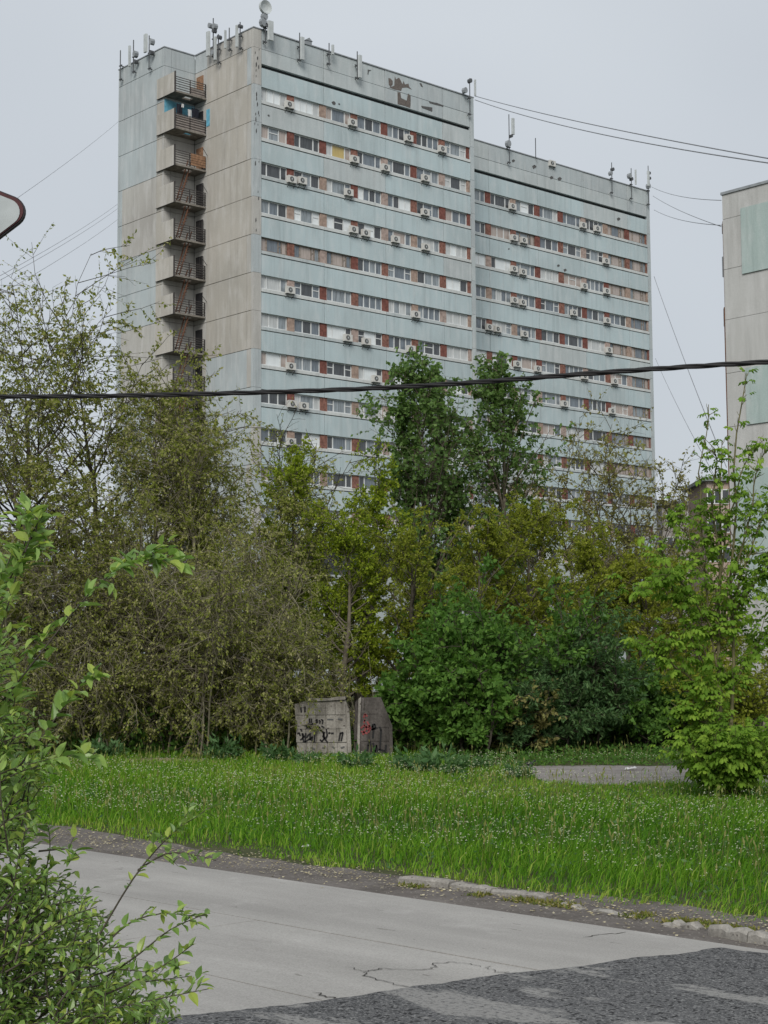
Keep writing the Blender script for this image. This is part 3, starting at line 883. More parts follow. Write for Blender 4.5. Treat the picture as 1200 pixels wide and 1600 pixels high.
aerial('cluster of upright panels at the right end of the lower roof', 'front', SET, 1009, 260, 322, (-2, 269, 292, .25), ((1, 272, .35), (1.5, 280, .35), (0, 292, .6)))
u, z = hit_front(484, 65, 0)
MB().box(-.3, .3, .1, .5, 0, .35).prism([(-.36, .35), (.36, .35), (0, .6)], 'y', .05, .55).build('vent_cap', M['coping'], None, LW(u, 0, 52.09), (0, 0, BR), label='small grey vent cap on the tower parapet', cat='vent')

# ------------------------------------------------------------------ the pale building at the right edge
RC = at(1128, 305, 83.0)
RBR = math.atan2(-BB[1], -BB[0])
right = empty('apartment_building', (RC[0], RC[1], 0), RBR, label='beige panel building with teal insulation patches at the right edge', cat='building', group='apartment buildings')
def hit_right(px, py, y=0.0):
    d = ray(px, py)
    p0 = np.array([RC[0], RC[1], 0]) + BA * y
    t = float(np.dot(p0 - EYE, BA) / np.dot(d, BA))
    p = EYE + d * t
    return float(np.dot(p - p0, -BB)), float(p[2])
M['rbeige'] = paint_wall('beige_grey_panel', (0.455, 0.46, 0.45), (0.40, 0.40, 0.385), chip=0.74)
M['teal'] = paint_wall('teal_insulation_render', (0.37, 0.455, 0.44), (0.325, 0.395, 0.38), chip=0.76)
RH = RC[2]
zz = [RH] + [hit_right(1135, y)[1] for y in (342, 421, 500, 584, 668, 752, 836, 920, 1005)] + [0]
MB().box(.2, 13.8, .2, 30, 0, RH - .05).build('wall_core', M['core'], right)
for z1, z0 in zip(zz[:-1], zz[1:]):
    for x0, x1 in ((0, 6.4), (6.42, 12.8)):
        MB().box(x0, x1, WR.uniform(0, .008), .25, z0 + .02, z1 - .002).build('wall_panel', M['rbeige'], right)
    MB().box(0, .19, .26, 30, z0 + .02, z1 - .002).build('wall_panel', M['rbeige'], right)
MB().box(-.06, 12.9, -.06, 30, RH, RH + .14).build('coping', M['coping'], right)
for (xa, ya), (xb, yb) in (((1158, 326), (1158, 429)), ((1165.5, 575), (1165.5, 664)), ((1148, 736), (1148, 866)), ((1171, 868), (1171, 935))):
    x0, z1 = hit_right(xa, ya); _, z0 = hit_right(xb, yb)
    MB().box(x0, 6.2, -.07, -.003, z0, z1).build('insulation_panel', M['teal'], right)
for y0, y1, w in ((346, 362, .32), (398, 430, .36), (480, 508, .36), (600, 612, .2), (690, 715, .28)):
    z1, z0 = hit_right(1128, y0)[1], hit_right(1128, y1)[1]
    MB().box(-w, -.012, .35, 2.8, z0, z1).build('balcony', M['coping'], right)
MB().tube([(-.07, .08, .2), (-.05, .08, 8), (-.07, .08, hit_right(1130, 480)[1])], .05, 6).tube([(-.05, .1, hit_right(1130, 480)[1]), (-.06, .1, hit_right(1130, 345)[1])], .03, 5).build('downpipe', M['rust'], right)

# ------------------------------------------------------------------ low blocks far behind
M['farwall'] = paint_wall('far_grey_beige_wall', (0.36, 0.335, 0.31), (0.29, 0.27, 0.255))
M['farbrown'] = paint_wall('far_brown_wall', (0.36, 0.27, 0.215), (0.29, 0.225, 0.185))
M['farroof'] = plain('far_roof_sheet', (0.20, 0.22, 0.22), 0.8, 0.2)
def far_block(px0, px1, ytop, depth, label, wm, floors, roofh=.5):
    a, b = at(px0, ytop, depth), at(px1, ytop, depth)
    w = b[0] - a[0]; h = (a[2] + b[2]) / 2
    o = empty('apartment_building', (a[0], depth, 0), 0, label=label, cat='building', group='apartment buildings')
    MB().box(0, w, 0, 10, 0, h).build('wall', wm, o)
    MB().box(-.5, w + .4, -.5, 10.4, h, h + roofh).build('roof', M['farroof'], o)
    n = max(2, int(w / 3))
    fr = MB().box(0, 1.5, -.06, -.002, 0, 1.5).mesh('far_window_frame', M['pvc'])
    pn = MB().box(.1, .7, -.08, -.062, .1, 1.4).box(.8, 1.4, -.08, -.062, .1, 1.4).mesh('far_window_pane', M['glass'][1])
    for f in range(floors):
        for i in range(n):
            wdw = link('window', fr, o, ((i + .5) * w / n - .75, 0, h - 2.3 - f * 2.9))
            link('pane', pn, wdw)
far_block(1034, 1100, 790, 190, 'low grey block far behind, between the lower section and the right building', M['farwall'], 3)
far_block(1104, 1150, 752, 160, 'brown block with a flat roof close behind the right building edge', M['farbrown'], 3, .35)

# ------------------------------------------------------------------ cables and wires
def sag(p, q, s_, n=24):
    p, q = np.array(p), np.array(q)
    return [tuple(p + (q - p) * t + np.array([0, 0, -4 * s_ * t * (1 - t)])) for t in np.linspace(0, 1, n)]
def wire(name, label, pts, r, m, n=5, **k):
    MB().tube(pts, r, n).build(name, m, smooth=True, label=label, cat=k.pop('cat', 'wire'), group=k.pop('group', 'thin wires against the sky'))
# the thick twisted cable crossing in front of everything
ax = np.array([0, 100, 240, 420, 600, 760, 900, 1050, 1200.0]); ay = np.array([619.5, 619.5, 617.5, 613, 606.5, 596.5, 585, 574.5, 565.5])
path = []
for x in np.linspace(-1100, 2500, 330):
    y = float(np.interp(x, ax, ay)) if 0 <= x <= 1200 else (619.5 - (0 - x) * -.004 if x < 0 else 565.5 - (x - 1200) * .055)
    path.append(at(x, y, 10.5 + .0012 * (600 - x)))
path = np.array(path)
ker = np.ones(15) / 15
for ax_ in range(3): path[7:-7, ax_] = np.convolve(path[:, ax_], ker, 'valid')
root = empty('power_cable', path[0], 0, label='thick black twisted cable strung right across in front of the tower', cat='cable')
for ph in (0, 2.1, 4.2):
    pts = []
    for i, p in enumerate(path):
        t = i * .42 + ph
        pts.append(p - path[0] + np.array([0, math.cos(t) * .008, math.sin(t) * .008]))
    MB().tube(pts, .0095, 6).build('strand', M['cable'], root, smooth=True)
a0, a1 = at(742, 150, 128), at(1260, 258, 60)
wire('wire', 'upper of two grey wires from the tower roof to the upper right', sag(a0, a1, .25), .028, M['wire'])
a0, a1 = at(742, 156, 128), at(1260, 263, 60)
wire('wire', 'lower of two grey wires from the tower roof to the upper right', sag(a0, a1, .5), .028, M['wire'])
a0, a1 = at(1018, 292, 155), at(1127, 313, 83)
wire('wire', 'faint wire from the lower roof end to the right building top corner', sag(a0, a1, .3), .02, M['wire'])
a0, a1 = at(1020, 306, 155), at(1127, 354, 83)
wire('wire', 'faint wire from the lower roof aerials down to the right building', sag(a0, a1, .2), .02, M['wire'])
a0, a1 = at(1022, 328, 155), at(1127, 352, 83)
wire('wire', 'lowest faint wire joining the lower roof to the right building', sag(a0, a1, .3), .02, M['wire'])
a0, a1 = at(1022, 432, 155), at(1135, 730, 80)
wire('wire', 'slanting wire dropping from the lower section edge to the maple top', sag(a0, a1, .3), .024, M['wire'])
a0, a1 = at(1024, 560, 155), at(1120, 750, 82)
wire('wire', 'slanting wire dropping lowest from the lower section edge', sag(a0, a1, .3), .018, M['wire'])
for (x0, y0, x1, y1, lb) in ((185, 318, 60, 395, 'topmost of three wires leaving the tower wing to the left'), (185, 325, 60, 402, 'middle of three wires leaving the tower wing to the left'),
                             (185, 342, 60, 425, 'lowest of three wires leaving the tower wing to the left'), (185, 190, 40, 310, 'faint high wire from the tower wing to the left treetops')):
    wire('wire', lb, sag(at(x0, y0, 132), at(x1 - 90, y1 + 52, 60), .2), .011, M['wire'])

# ------------------------------------------------------------------ the road sign whose corner shows at the left edge
def sign():
    """triangular sign seen tilted; its right-hand corner reaches into the picture"""
    tip = at(40, 326, 7.5)
    o = empty('road_sign', (tip[0] - .445, tip[1], 0), 0, label='grey faced triangular road sign with dark red border cut by the left edge', cat='road sign')
    side, rc = .9, .075
    cz = tip[2] - .062
    def tri(inset, off=0.0, r=rc):
        pts = []
        R_ = side / math.sqrt(3) - inset * 2
        for k in range(3):
            a = math.radians(8 + 120 * k)
            vx, vz = R_ * math.cos(a), R_ * math.sin(a)
            rr = max(.012, r - inset)
            ccx, ccz = vx - 2 * rr * math.cos(a), vz - 2 * rr * math.sin(a)
            for t in np.linspace(-60, 60, 9):
                q = a + math.radians(t)
                pts.append((ccx + off * 1.5 + rr * math.cos(q), cz + off + ccz + rr * math.sin(q)))
        return pts
    MB().prism(tri(0), 'y', 0, .03).build('backing', M['signrim'], o)
    MB().prism(tri(.006), 'y', -.006, -.001).build('border', M['signred'], o)
    MB().prism(tri(.010, -.008), 'y', -.010, -.007).build('face', M['signface'], o)
    MB().tube([(0, .07, 0), (0, .07, cz + .25)], .035, 10).build('post', M['panelgrey'], o)
sign()

# ------------------------------------------------------------------ concrete slabs leaning at the edge of the thicket
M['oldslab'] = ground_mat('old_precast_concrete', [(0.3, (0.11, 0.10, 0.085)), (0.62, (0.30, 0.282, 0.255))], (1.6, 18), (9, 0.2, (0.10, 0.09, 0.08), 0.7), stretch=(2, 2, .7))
M['oldslab2'] = ground_mat('dirty_shaded_precast_concrete', [(0.3, (0.03, 0.027, 0.024)), (0.68, (0.125, 0.113, 0.105))], (1.6, 18), (9, 0.2, (0.06, 0.055, 0.05), 0.6), stretch=(2, 2, .7))  # dirt and shade are both mixed into this darker concrete colour
M['spray'] = plain('black_spray_paint', (0.012, 0.012, 0.013), 0.7, 0.3, 0.2)
M['sprayred'] = plain('faded_red_spray_paint', (0.20, 0.055, 0.055), 0.8, 0.2, 0.3)
ZS = 43.5 / 2500 / 6.0
def z2l(x, y): return ((x - 400) * ZS, (655 - y) * ZS)     # photo detail (six times enlarged) to metres on the slab's face
def strokes(root, lines, w, m, yf):
    for ln in lines:
        P = [np.array(z2l(*q)) for q in ln]
        mb = MB()
        for p, q in zip(P[:-1], P[1:]):
            d = q - p
            l = np.linalg.norm(d)
            if l < 1e-6: continue
            d /= l
            nrm = np.array([-d[1], d[0]]) * w * 1.35 * ZS / 2
            e = d * w * ZS * .25
            poly = [p - e + nrm, p - e - nrm, q + e - nrm, q + e + nrm]
            mb.prism([tuple(v) for v in poly], 'y', yf - .006, yf - .001)
        mb.build('graffiti', m, root)
def slab_block():
    base = at(440 + 400 / 6, 1070 + 655 / 6, 43.5)
    o = empty('concrete_slab', (base[0], base[1], 0), 0, label='pale leaning concrete slab with black graffiti and a smiling face', cat='concrete slab')
    out = [z2l(*q) for q in ((122, 172), (240, 140), (598, 135), (634, 235), (656, 650), (160, 668))]
    MB().prism(out, 'y', 0.03, .42).build('body', M['oldslab'], o)
    MB().prism([z2l(*q) for q in ((238, 112), (330, 118), (450, 118), (520, 106), (596, 104), (600, 128), (560, 132), (400, 140), (330, 142), (245, 136))], 'y', -.03, .40).build('top_lip', M['oldslab'], o)
    MB().prism([z2l(*q) for q in ((130, 640), (640, 626), (656, 655), (140, 675))], 'y', -.02, .03).build('foot', M['oldslab'], o)
    colx = [(131, 214), (217, 315), (319, 411), (415, 503), (507, 596)]
    for (ya, yb) in ((166, 268), (274, 398), (403, 523), (528, 628)):
        for xa, xb in colx:
            sh = (ya - 170) * .045
            e = lambda: random.uniform(-2, 2)
            MB().prism([z2l(xa + sh + e(), ya + e()), z2l(xb + sh + e(), ya + e()), z2l(xb + sh + e(), yb + e()), z2l(xa + sh + e(), yb + e())], 'y', .004 - random.uniform(0, .018), .03).build('facing_tile', M['oldslab'], o)
    MB().prism([z2l(*q) for q in ((604, 170), (634, 238), (652, 640), (622, 640))], 'y', -.006, .03).build('facing_tile', M['oldslab'], o)
    yf = -.016
    strokes(o, [[(262, 305), (266, 345)], [(282, 305), (284, 342)], [(252, 352), (266, 362), (284, 360), (294, 346)],
                [(322, 322), (334, 312), (336, 336), (324, 340)], [(352, 320), (364, 328), (358, 348)], [(374, 312), (388, 322), (384, 352)],
                [(340, 372), (344, 396), (356, 380), (360, 396)], [(376, 372), (400, 388)], [(236, 365), (238, 392)], [(252, 368), (276, 392)]], 9, M['spray'], yf)
    strokes(o, [[(150, 440), (168, 436), (176, 460)], [(182, 400), (192, 420)], [(196, 440), (208, 520)], [(180, 500), (214, 470), (200, 440)], [(228, 440), (222, 520), (262, 490)], [(236, 480), (262, 446)],
                [(270, 440), (268, 500), (290, 470), (286, 510)], [(312, 440), (308, 520)], [(366, 410), (390, 430), (404, 480), (380, 516), (362, 500)], [(404, 430), (388, 470), (428, 520)], [(420, 400), (428, 460), (412, 490)],
                [(440, 440), (456, 434)], [(466, 440), (486, 440)], [(536, 510), (550, 440), (574, 434)], [(558, 510), (574, 436)], [(184, 200), (188, 245)], [(222, 195), (222, 240)]], 11, M['spray'], yf)
    strokes(o, [[(275, 570), (312, 585)], [(385, 570), (405, 572)], [(478, 565), (496, 578)], [(556, 575), (586, 565)], [(430, 312), (484, 314)], [(530, 308), (566, 312)]], 10, M['bare2'], yf)
slab_block()
def slab_block2():
    base = at(440 + 400 / 6, 1070 + 655 / 6, 43.6)
    o = empty('concrete_slab', (base[0], base[1] + .25, 0), 0, label='darker concrete slab with red graffiti, half hidden by the shrub', cat='concrete slab')
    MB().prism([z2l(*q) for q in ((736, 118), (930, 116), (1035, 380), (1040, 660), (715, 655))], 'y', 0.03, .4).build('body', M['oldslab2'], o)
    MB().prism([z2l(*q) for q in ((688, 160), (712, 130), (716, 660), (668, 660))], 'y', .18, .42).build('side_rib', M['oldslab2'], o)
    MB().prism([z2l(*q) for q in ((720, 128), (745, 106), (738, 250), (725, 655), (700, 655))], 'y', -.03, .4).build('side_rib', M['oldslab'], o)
    for (ya, yb) in ((150, 268), (272, 396), (400, 521), (525, 630)):
        for xa, xb in ((748, 816), (820, 900), (904, 1000)):
            if xb > 950 and ya < 270: continue
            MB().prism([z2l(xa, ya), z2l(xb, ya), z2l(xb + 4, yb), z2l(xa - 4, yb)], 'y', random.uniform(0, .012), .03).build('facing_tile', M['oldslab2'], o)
    yf = -.002
    strokes(o, [[(768, 300), (780, 270), (800, 290)], [(742, 400), (775, 370), (815, 420)], [(760, 460), (790, 390), (825, 380)], [(745, 430), (800, 450)], [(800, 340), (830, 400), (810, 440)], [(780, 320), (770, 350)]], 13, M['sprayred'], yf)
    strokes(o, [[(845, 370), (870, 365), (880, 400), (845, 415), (850, 380), (866, 410)], [(860, 410), (852, 490)], [(916, 390), (930, 420), (918, 600)], [(820, 520), (808, 560), (800, 610)], [(822, 525), (842, 570), (838, 615)],
                [(855, 540), (872, 620), (884, 560), (896, 622)], [(905, 600), (960, 612)], [(975, 560), (968, 625)]], 13, M['spray'], yf)
    strokes(o, [[(776, 326), (778, 336)]], 12, M['cloth_white'], yf)
slab_block2()

# ------------------------------------------------------------------ dark board fence at the right, a leaning pole, a bird, litter
fx0, fx1 = at(985, 1160, 47.0)[0], at(1320, 1160, 47.0)[0]
fence = empty('fence', (fx0, 47.0, 0), 0, label='dark weathered board fence behind the maple at the right', cat='fence')
M['fenceboard'] = plain('weathered_dark_fence_board', (0.085, 0.072, 0.062), 0.95, 0.1, 0.4, 5)
pl = MB().box(0, .135, 0, .025, 0, 1.0).mesh('fence_plank', M['fenceboard'])
x = 0.0
while x < fx1 - fx0:
    o = link('plank', pl, fence, (x, 0, .05))
    o.scale = (1, 1, random.uniform(1.3, 1.5))
    o.rotation_euler = (0, random.uniform(-.02, .02), 0)
    x += .15
for z in (.4, 1.15): MB().box(0, fx1 - fx0, .027, .08, z, z + .1).build('rail', M['fenceboard'], fence)
x = 0.0
while x < fx1 - fx0:
    MB().box(x, x + .12, .081, .2, 0, 1.6).build('post', M['farwall'], fence)
    x += 2.4
p0, p1 = at(1185, 1165, 43), at(1194, 1132, 43)
p0[2] = 0
MB().tube([tuple(p0), tuple(p0 + (p1 - p0) * 1.2)], .035, 7).build('pole', M['barkgrey'], label='pale pole leaning by the fence at the right edge', cat='pole')

def bird():
    p = gp(828, 1203)
    o = empty('bird', (p[0], p[1], .012), 0, label='small dark bird standing on the gravel yard', cat='bird')
    bm = bmesh.new()
    secs = [(-.10, .145, .012), (-.07, .135, .028), (-.02, .12, .045), (.03, .125, .05), (.07, .15, .04), (.09, .185, .026), (.11, .20, .027), (.13, .198, .018), (.15, .193, .004)]
    rings = []
    for x, z, r in secs:
        rings.append([bm.verts.new((x, r * math.cos(t), z + r * math.sin(t))) for t in np.linspace(0, 2 * math.pi, 9)[:-1]])
    for a, b in zip(rings[:-1], rings[1:]):
        for i in range(8): bm.faces.new((a[i], a[(i + 1) % 8], b[(i + 1) % 8], b[i]))
    bm.faces.new(rings[0][::-1]); bm.faces.new(rings[-1])
    tl = [bm.verts.new(q) for q in ((-.09, -.02, .145), (-.09, .02, .145), (-.2, .025, .125), (-.2, -.025, .125), (-.09, 0, .155))]
    bm.faces.new((tl[0], tl[1], tl[2], tl[3])); bm.faces.new((tl[0], tl[4], tl[3])); bm.faces.new((tl[1], tl[2], tl[4]))
    me = bpy.data.meshes.new('bird_body')
    bmesh.ops.recalc_face_normals(bm, faces=bm.faces)
    bm.to_mesh(me); bm.free()
    me.materials.append(M['black'])
    for f in me.polygons: f.use_smooth = True
    link('body', me, o)
    for s_ in (-1, 1):
        MB().tube([(.02, s_ * .018, .085), (.01, s_ * .018, .04), (.02, s_ * .02, .005)], .006, 5).bar((-.01, s_ * .02, .004), (.05, s_ * .02, .004), .008).build('leg', M['black'], o)
bird()
def litter(px, py, w, label, m):
    p = gp(px, py)
    r = np.random.default_rng(int(px))
    nx, ny = 8, 5
    vs, fs = [], []
    for j in range(ny):
        for i in range(nx):
            e = 1 if 0 < i < nx - 1 and 0 < j < ny - 1 else .25
            vs.append((w * (i / (nx - 1) - .5) + r.normal(0, w * .02), w * .5 * (j / (ny - 1) - .5), .012 + abs(r.normal(0, w * .09)) * e + .02 * w * i))
    for j in range(ny - 1):
        for i in range(nx - 1): fs.append((j * nx + i, j * nx + i + 1, (j + 1) * nx + i + 1, (j + 1) * nx + i))
    me = MB().add(vs, fs)
    o = me.build('plastic_bag', m, None, (p[0], p[1], .012), smooth=True, label=label, cat='litter')
    md = o.modifiers.new('thickness', 'SOLIDIFY'); md.thickness = .004
litter(985, 1204, .30, 'crumpled white plastic bag lying on the gravel yard', M['cloth_white'])
litter(478, 1326, .12, 'small scrap of pale litter at the grass edge', M['cloth_white'])
# ------------------------------------------------------------------ vegetation
def unit(a): return a / (np.linalg.norm(a, axis=-1, keepdims=True) + 1e-9)
def perp(d, r):
    v = r.normal(size=d.shape)
    v -= (v * d).sum(-1, keepdims=True) * d
    return unit(v)
def polylines(st, di, ln, K, wig, up, r):
    P = np.zeros((len(st), K + 1, 3)); P[:, 0] = st
    d = unit(di)
    T = np.zeros_like(P); T[:, 0] = d
    for k in range(K):
        d = unit(d + r.normal(size=d.shape) * wig + np.array([0, 0, 1.0]) * (up if np.isscalar(up) else up[:, None]))
        P[:, k + 1] = P[:, k] + d * (ln / K)[:, None]
        T[:, k + 1] = d
    return P, T
def tubes(P, r0, r1, s):
    Mn, K1, _ = P.shape
    ax = unit(P[:, -1] - P[:, 0])
    ref = np.where(np.abs(ax[:, 2:3]) > .9, np.array([[1.0, 0, 0]]), np.array([[0, 0, 1.0]]))
    a = unit(np.cross(ax, ref)); b = np.cross(ax, a)
    th = np.arange(s) * 2 * np.pi / s
    ring = a[:, None, :] * np.cos(th)[None, :, None] + b[:, None, :] * np.sin(th)[None, :, None]
    rad = r0[:, None] + (r1 - r0)[:, None] * np.linspace(0, 1, K1)[None]
    V = P[:, :, None, :] + ring[:, None] * rad[:, :, None, None]
    base = (np.arange(Mn) * K1 * s)[:, None, None] + (np.arange(K1 - 1) * s)[None, :, None]
    j = np.arange(s)[None, None, :]; j2 = (j + 1) % s
    F = np.stack([base + j, base + j2, base + s + j2, base + s + j], -1).reshape(-1, 4)
    return V.reshape(-1, 3), F
def on(P, T, n, t0, t1, r, even=True):
    """n places along every polyline"""
    Mn, K1, _ = P.shape
    if even: t = t0 + (t1 - t0) * (np.arange(n)[None] + r.random((Mn, n))) / n
    else: t = t0 + (t1 - t0) * r.random((Mn, n))
    f = t * (K1 - 1); i = np.minimum(f.astype(int), K1 - 2); w = (f - i)[..., None]
    m = np.arange(Mn)[:, None]
    pos = P[m, i] * (1 - w) + P[m, i + 1] * w
    return pos.reshape(-1, 3), T[m, i + 1].reshape(-1, 3), t.reshape(-1)
def leaves(p, d, ln, asp, r, fold=.18, flat=.55):
    """rhombic folded leaves: two triangles each"""
    n = len(p)
    up = unit(np.array([[0, 0, 1.0]]) * flat + r.normal(size=(n, 3)) * .55)
    s = unit(np.cross(d, up)); nn = np.cross(s, d)
    L = ln[:, None]
    mid = p + d * L * .45 + nn * L * fold * .5
    V = np.stack([p, mid + s * L * asp / 2 , p + d * L - nn * L * fold * .6, mid - s * L * asp / 2], 1)
    V[:, 1] -= nn * L * fold; V[:, 3] -= nn * L * fold
    b = (np.arange(n) * 4)[:, None]
    F = np.concatenate([b + np.array([[0, 1, 2]]), b + np.array([[0, 2, 3]])], 1).reshape(-1, 3)
    return V.reshape(-1, 3), F, np.repeat(r.random(n), 4)

def join(parts):
    Vs, Fs, o = [], [], 0
    for V, F in parts:
        Vs.append(V); Fs.append(F + o); o += len(V)
    return np.concatenate(Vs), np.concatenate(Fs)

NTRI = [0]
def make_tree(name, seed, H, hw, leafm, barkm, stems=1, base=.25, shape='round', ang=(70, 30), n1=30, n2=6, n3=5, nl=8, lsz=.12, asp=.55,
              r0=.12, wig=.12, up1=.10, up2=.05, up3=0.0, droop=.2, lean=0.0, spread=.1, len2=.42, len3=.4, t1=(.25, 1.0), sparse=0.0, twig_r=.006, px=0, depth=0, label='', group=None, cat='tree', tint=(0, 1)):
    r = np.random.default_rng(seed)
    st = r.normal(size=(stems, 3)) * np.array([spread, spread, 0]); st[:, 2] = -.05
    di = np.array([[0, 0, 1.0]]) + r.normal(size=(stems, 3)) * np.array([1, 1, 0]) * (.06 if stems == 1 else .26) + np.array([lean, 0, 0])
    hs = H * (1 - .28 * r.random(stems)); hs[0] = H
    if stems > 1: hs *= .92
    P0, T0 = polylines(st, di, hs * .97, 10, .05 + .04 * (stems > 1), .05, r)
    P1s, T1, t = on(P0, T0, n1, base, .98, r)
    q = (t - base) / (1 - base)
    if shape == 'round': prof = np.sqrt(np.clip(1 - (q * 1.9 - .85) ** 2 * .75, .05, 1))
    elif shape == 'column': prof = np.clip(np.minimum(1, .45 + q * 2.0), 0, 1) * np.sqrt(np.clip(1.02 - q ** 3, .04, 1))
    elif shape == 'cone': prof = 1.05 - .85 * q
    else: prof = .55 + .5 * q                                   # vase
    a = np.radians(ang[0] + (ang[1] - ang[0]) * q + r.normal(size=len(q)) * 9)
    az = r.random(len(q)) * 2 * np.pi
    hd = np.stack([np.cos(az), np.sin(az), 0 * az], -1)
    d1 = hd * np.sin(a)[:, None] + np.array([[0, 0, 1.0]]) * np.cos(a)[:, None]
    l1 = hw * prof / np.clip(np.sin(a), .35, 1) * (.7 + .45 * r.random(len(q)))
    P1, T1 = polylines(P1s, d1, l1, 5, wig * 1.05, up1, r)
    rr1 = np.clip(r0 * (1 - t) * .62, .012, .12)
    p2, tt2, t2 = on(P1, T1, n2, *t1, r)
    d2 = unit(tt2 * .75 + perp(tt2, r) * .8)
    l2 = np.repeat(l1, n2) * len2 * (1.15 - .5 * t2) * (.6 + .7 * r.random(len(t2)))
    P2, T2 = polylines(p2, d2, l2, 3, wig * 1.4, up2, r)
    p3, tt3, t3 = on(P2, T2, n3, .2, 1.0, r)
    d3 = unit(tt3 * .7 + perp(tt3, r) * .8)
    l3 = np.clip(np.repeat(l2, n3) * len3 * (.6 + .8 * r.random(len(t3))), .12, 1.4)
    P3, T3 = polylines(p3, d3, l3, 2, wig * 1.6, up3, r)
    zs_ = H / np.percentile(P3[:, -1, 2], 99.2)
    for Q in (P0, P1, P2, P3): Q[..., 2] *= zs_
    tr = [tubes(P0, np.full(stems, r0 if stems == 1 else r0 * .6), np.full(stems, .015), 7), tubes(P1, rr1, np.full(len(rr1), .008), 4),
          tubes(P2, np.full(len(l2), .011 + twig_r * .5), np.full(len(l2), .004 + twig_r * .3), 3), tubes(P3, np.full(len(l3), twig_r), np.full(len(l3), twig_r * .5), 3)]
    Vt, Ft = join(tr)
    sel = np.arange(len(P3)) if sparse == 0 else np.nonzero(r.random(len(P3)) > sparse)[0]
    pl_, tl, _ = on(P3[sel], T3[sel], nl, .15, 1.05, r)
    dl = unit(tl * .6 + r.normal(size=tl.shape) * .6 + np.array([0, 0, -droop]))
    ln = lsz * (.6 + .7 * r.random(len(pl_)))
    Vl, Fl, tn = leaves(pl_ + r.normal(size=pl_.shape) * .02, dl, ln, asp, r)
    tn = tint[0] + (tint[1] - tint[0]) * tn
    NTRI[0] += len(Ft) * 2 + len(Fl)
    p = at(px, 1100, depth)
    o = empty(name, (p[0], depth, 0), 0, label=label, cat=cat, group=group)
    link('trunk', np_mesh('trunk', Vt, Ft, barkm, smooth=True), o)
    link('crown', np_mesh('crown', Vl, Fl, leafm, tint=tn), o)
    return o

def top_z(px, py, depth): return float(at(px, py, depth)[2])
def tree(name, px, top, depth, hwpx, seed, leafm, barkm, label, **k):
    return make_tree(name, seed, top_z(px, top, depth), hwpx * depth / 2500.0, leafm, barkm, px=px, depth=depth, label=label, **k)

TG = 'trees of the thicket in front of the tower'
SG = 'shrubs along the thicket edge'
# far trees first
tree('poplar_tree', 682, 548, 62, 72, 1, L_POP, M['bark'], 'tallest dark green poplar, left of the pair before the tower', group='poplars before the tower', shape='column', base=.22, ang=(32, 20), n1=80, n2=5, n3=4, nl=7, lsz=.16, asp=.8, up1=.05, r0=.18, droop=.35, len2=.34, len3=.6)
tree('poplar_tree', 729, 566, 63, 24, 2, L_POP, M['bark'], 'slim dark green poplar squeezed between two broader poplars', group='poplars before the tower', shape='column', base=.22, ang=(32, 20), n1=44, n2=5, n3=4, nl=8, lsz=.16, asp=.8, up1=.05, r0=.18, droop=.35, len2=.34, len3=.6)
tree('poplar_tree', 791, 568, 64, 58, 3, L_POP, M['bark'], 'dark green poplar on the right of the poplar group', group='poplars before the tower', shape='column', base=.22, ang=(32, 20), n1=72, n2=5, n3=4, nl=8, lsz=.16, asp=.8, up1=.05, r0=.18, droop=.35, len2=.34, len3=.6)
tree('poplar_tree', 648, 640, 64, 24, 4, L_POP, M['bark'], 'low dark poplar top left of the tallest poplar', group='poplars before the tower', shape='column', base=.2, ang=(32, 20), n1=48, n2=5, n3=4, nl=8, lsz=.16, asp=.8, up1=.05, r0=.18, droop=.35, len2=.34, len3=.6)
tree('thicket_tree', 893, 632, 66, 78, 5, L_BRO, M['barkdark'], 'bronze leaved tree with dark forked limbs before the lower section', group=TG, shape='vase', stems=3, base=.42, ang=(48, 24), n1=15, n2=7, n3=5, nl=5, lsz=.17, r0=.26, up1=.14, len2=.5, sparse=.25, spread=.25, twig_r=.008)
tree('thicket_tree', 968, 700, 63, 92, 6, L_BRO, M['barkdark'], 'spreading grey brown tree in front of the lower section right end', group=TG, shape='round', stems=3, base=.34, ang=(62, 28), n1=18, n2=7, n3=6, nl=5, lsz=.16, r0=.26, up1=.12, len2=.5, sparse=.2, spread=.25, twig_r=.008)
tree('thicket_tree', 512, 665, 56, 62, 7, L_ELM, M['barkdark'], 'nearly bare dark branched tree rising before the tower corner', group=TG, shape='vase', stems=3, base=.4, ang=(46, 22), n1=14, n2=6, n3=5, nl=6, lsz=0.126, r0=.24, up1=.14, len2=.5, sparse=.45, spread=.2, twig_r=.009)
# yellow-green middle
tree('thicket_tree', 455, 700, 51, 62, 8, L_YEL, M['bark'], 'yellow green tree beside the foot of the tower corner', group=TG, base=.25, n1=34, n2=7, n3=5, nl=13, lsz=0.109, r0=.16)
tree('thicket_tree', 560, 690, 50, 66, 9, L_YEL, M['barkdark'], 'bright yellow green tree left below the poplars', group=TG, base=.3, ang=(60, 26), n1=32, n2=7, n3=5, nl=12, lsz=0.109, r0=.2, lean=.06)
tree('thicket_tree', 618, 800, 48, 62, 10, L_OLI, M['barkdark'], 'olive tree with a dark limb leaning right above the slabs', group=TG, base=.32, ang=(60, 30), n1=24, n2=7, n3=5, nl=12, lsz=0.101, r0=.2, lean=.12)
tree('thicket_tree', 520, 800, 47, 62, 30, L_YEL, M['bark'], 'yellow green tree standing above the pale slab', group=TG, base=.2, n1=34, n2=7, n3=5, nl=13, lsz=0.101, r0=.14)
tree('thicket_tree', 735, 800, 52, 74, 11, L_OLI, M['bark'], 'olive green tree under the poplars', group=TG, base=.25, n1=34, n2=7, n3=5, nl=15, lsz=0.101, r0=.16)
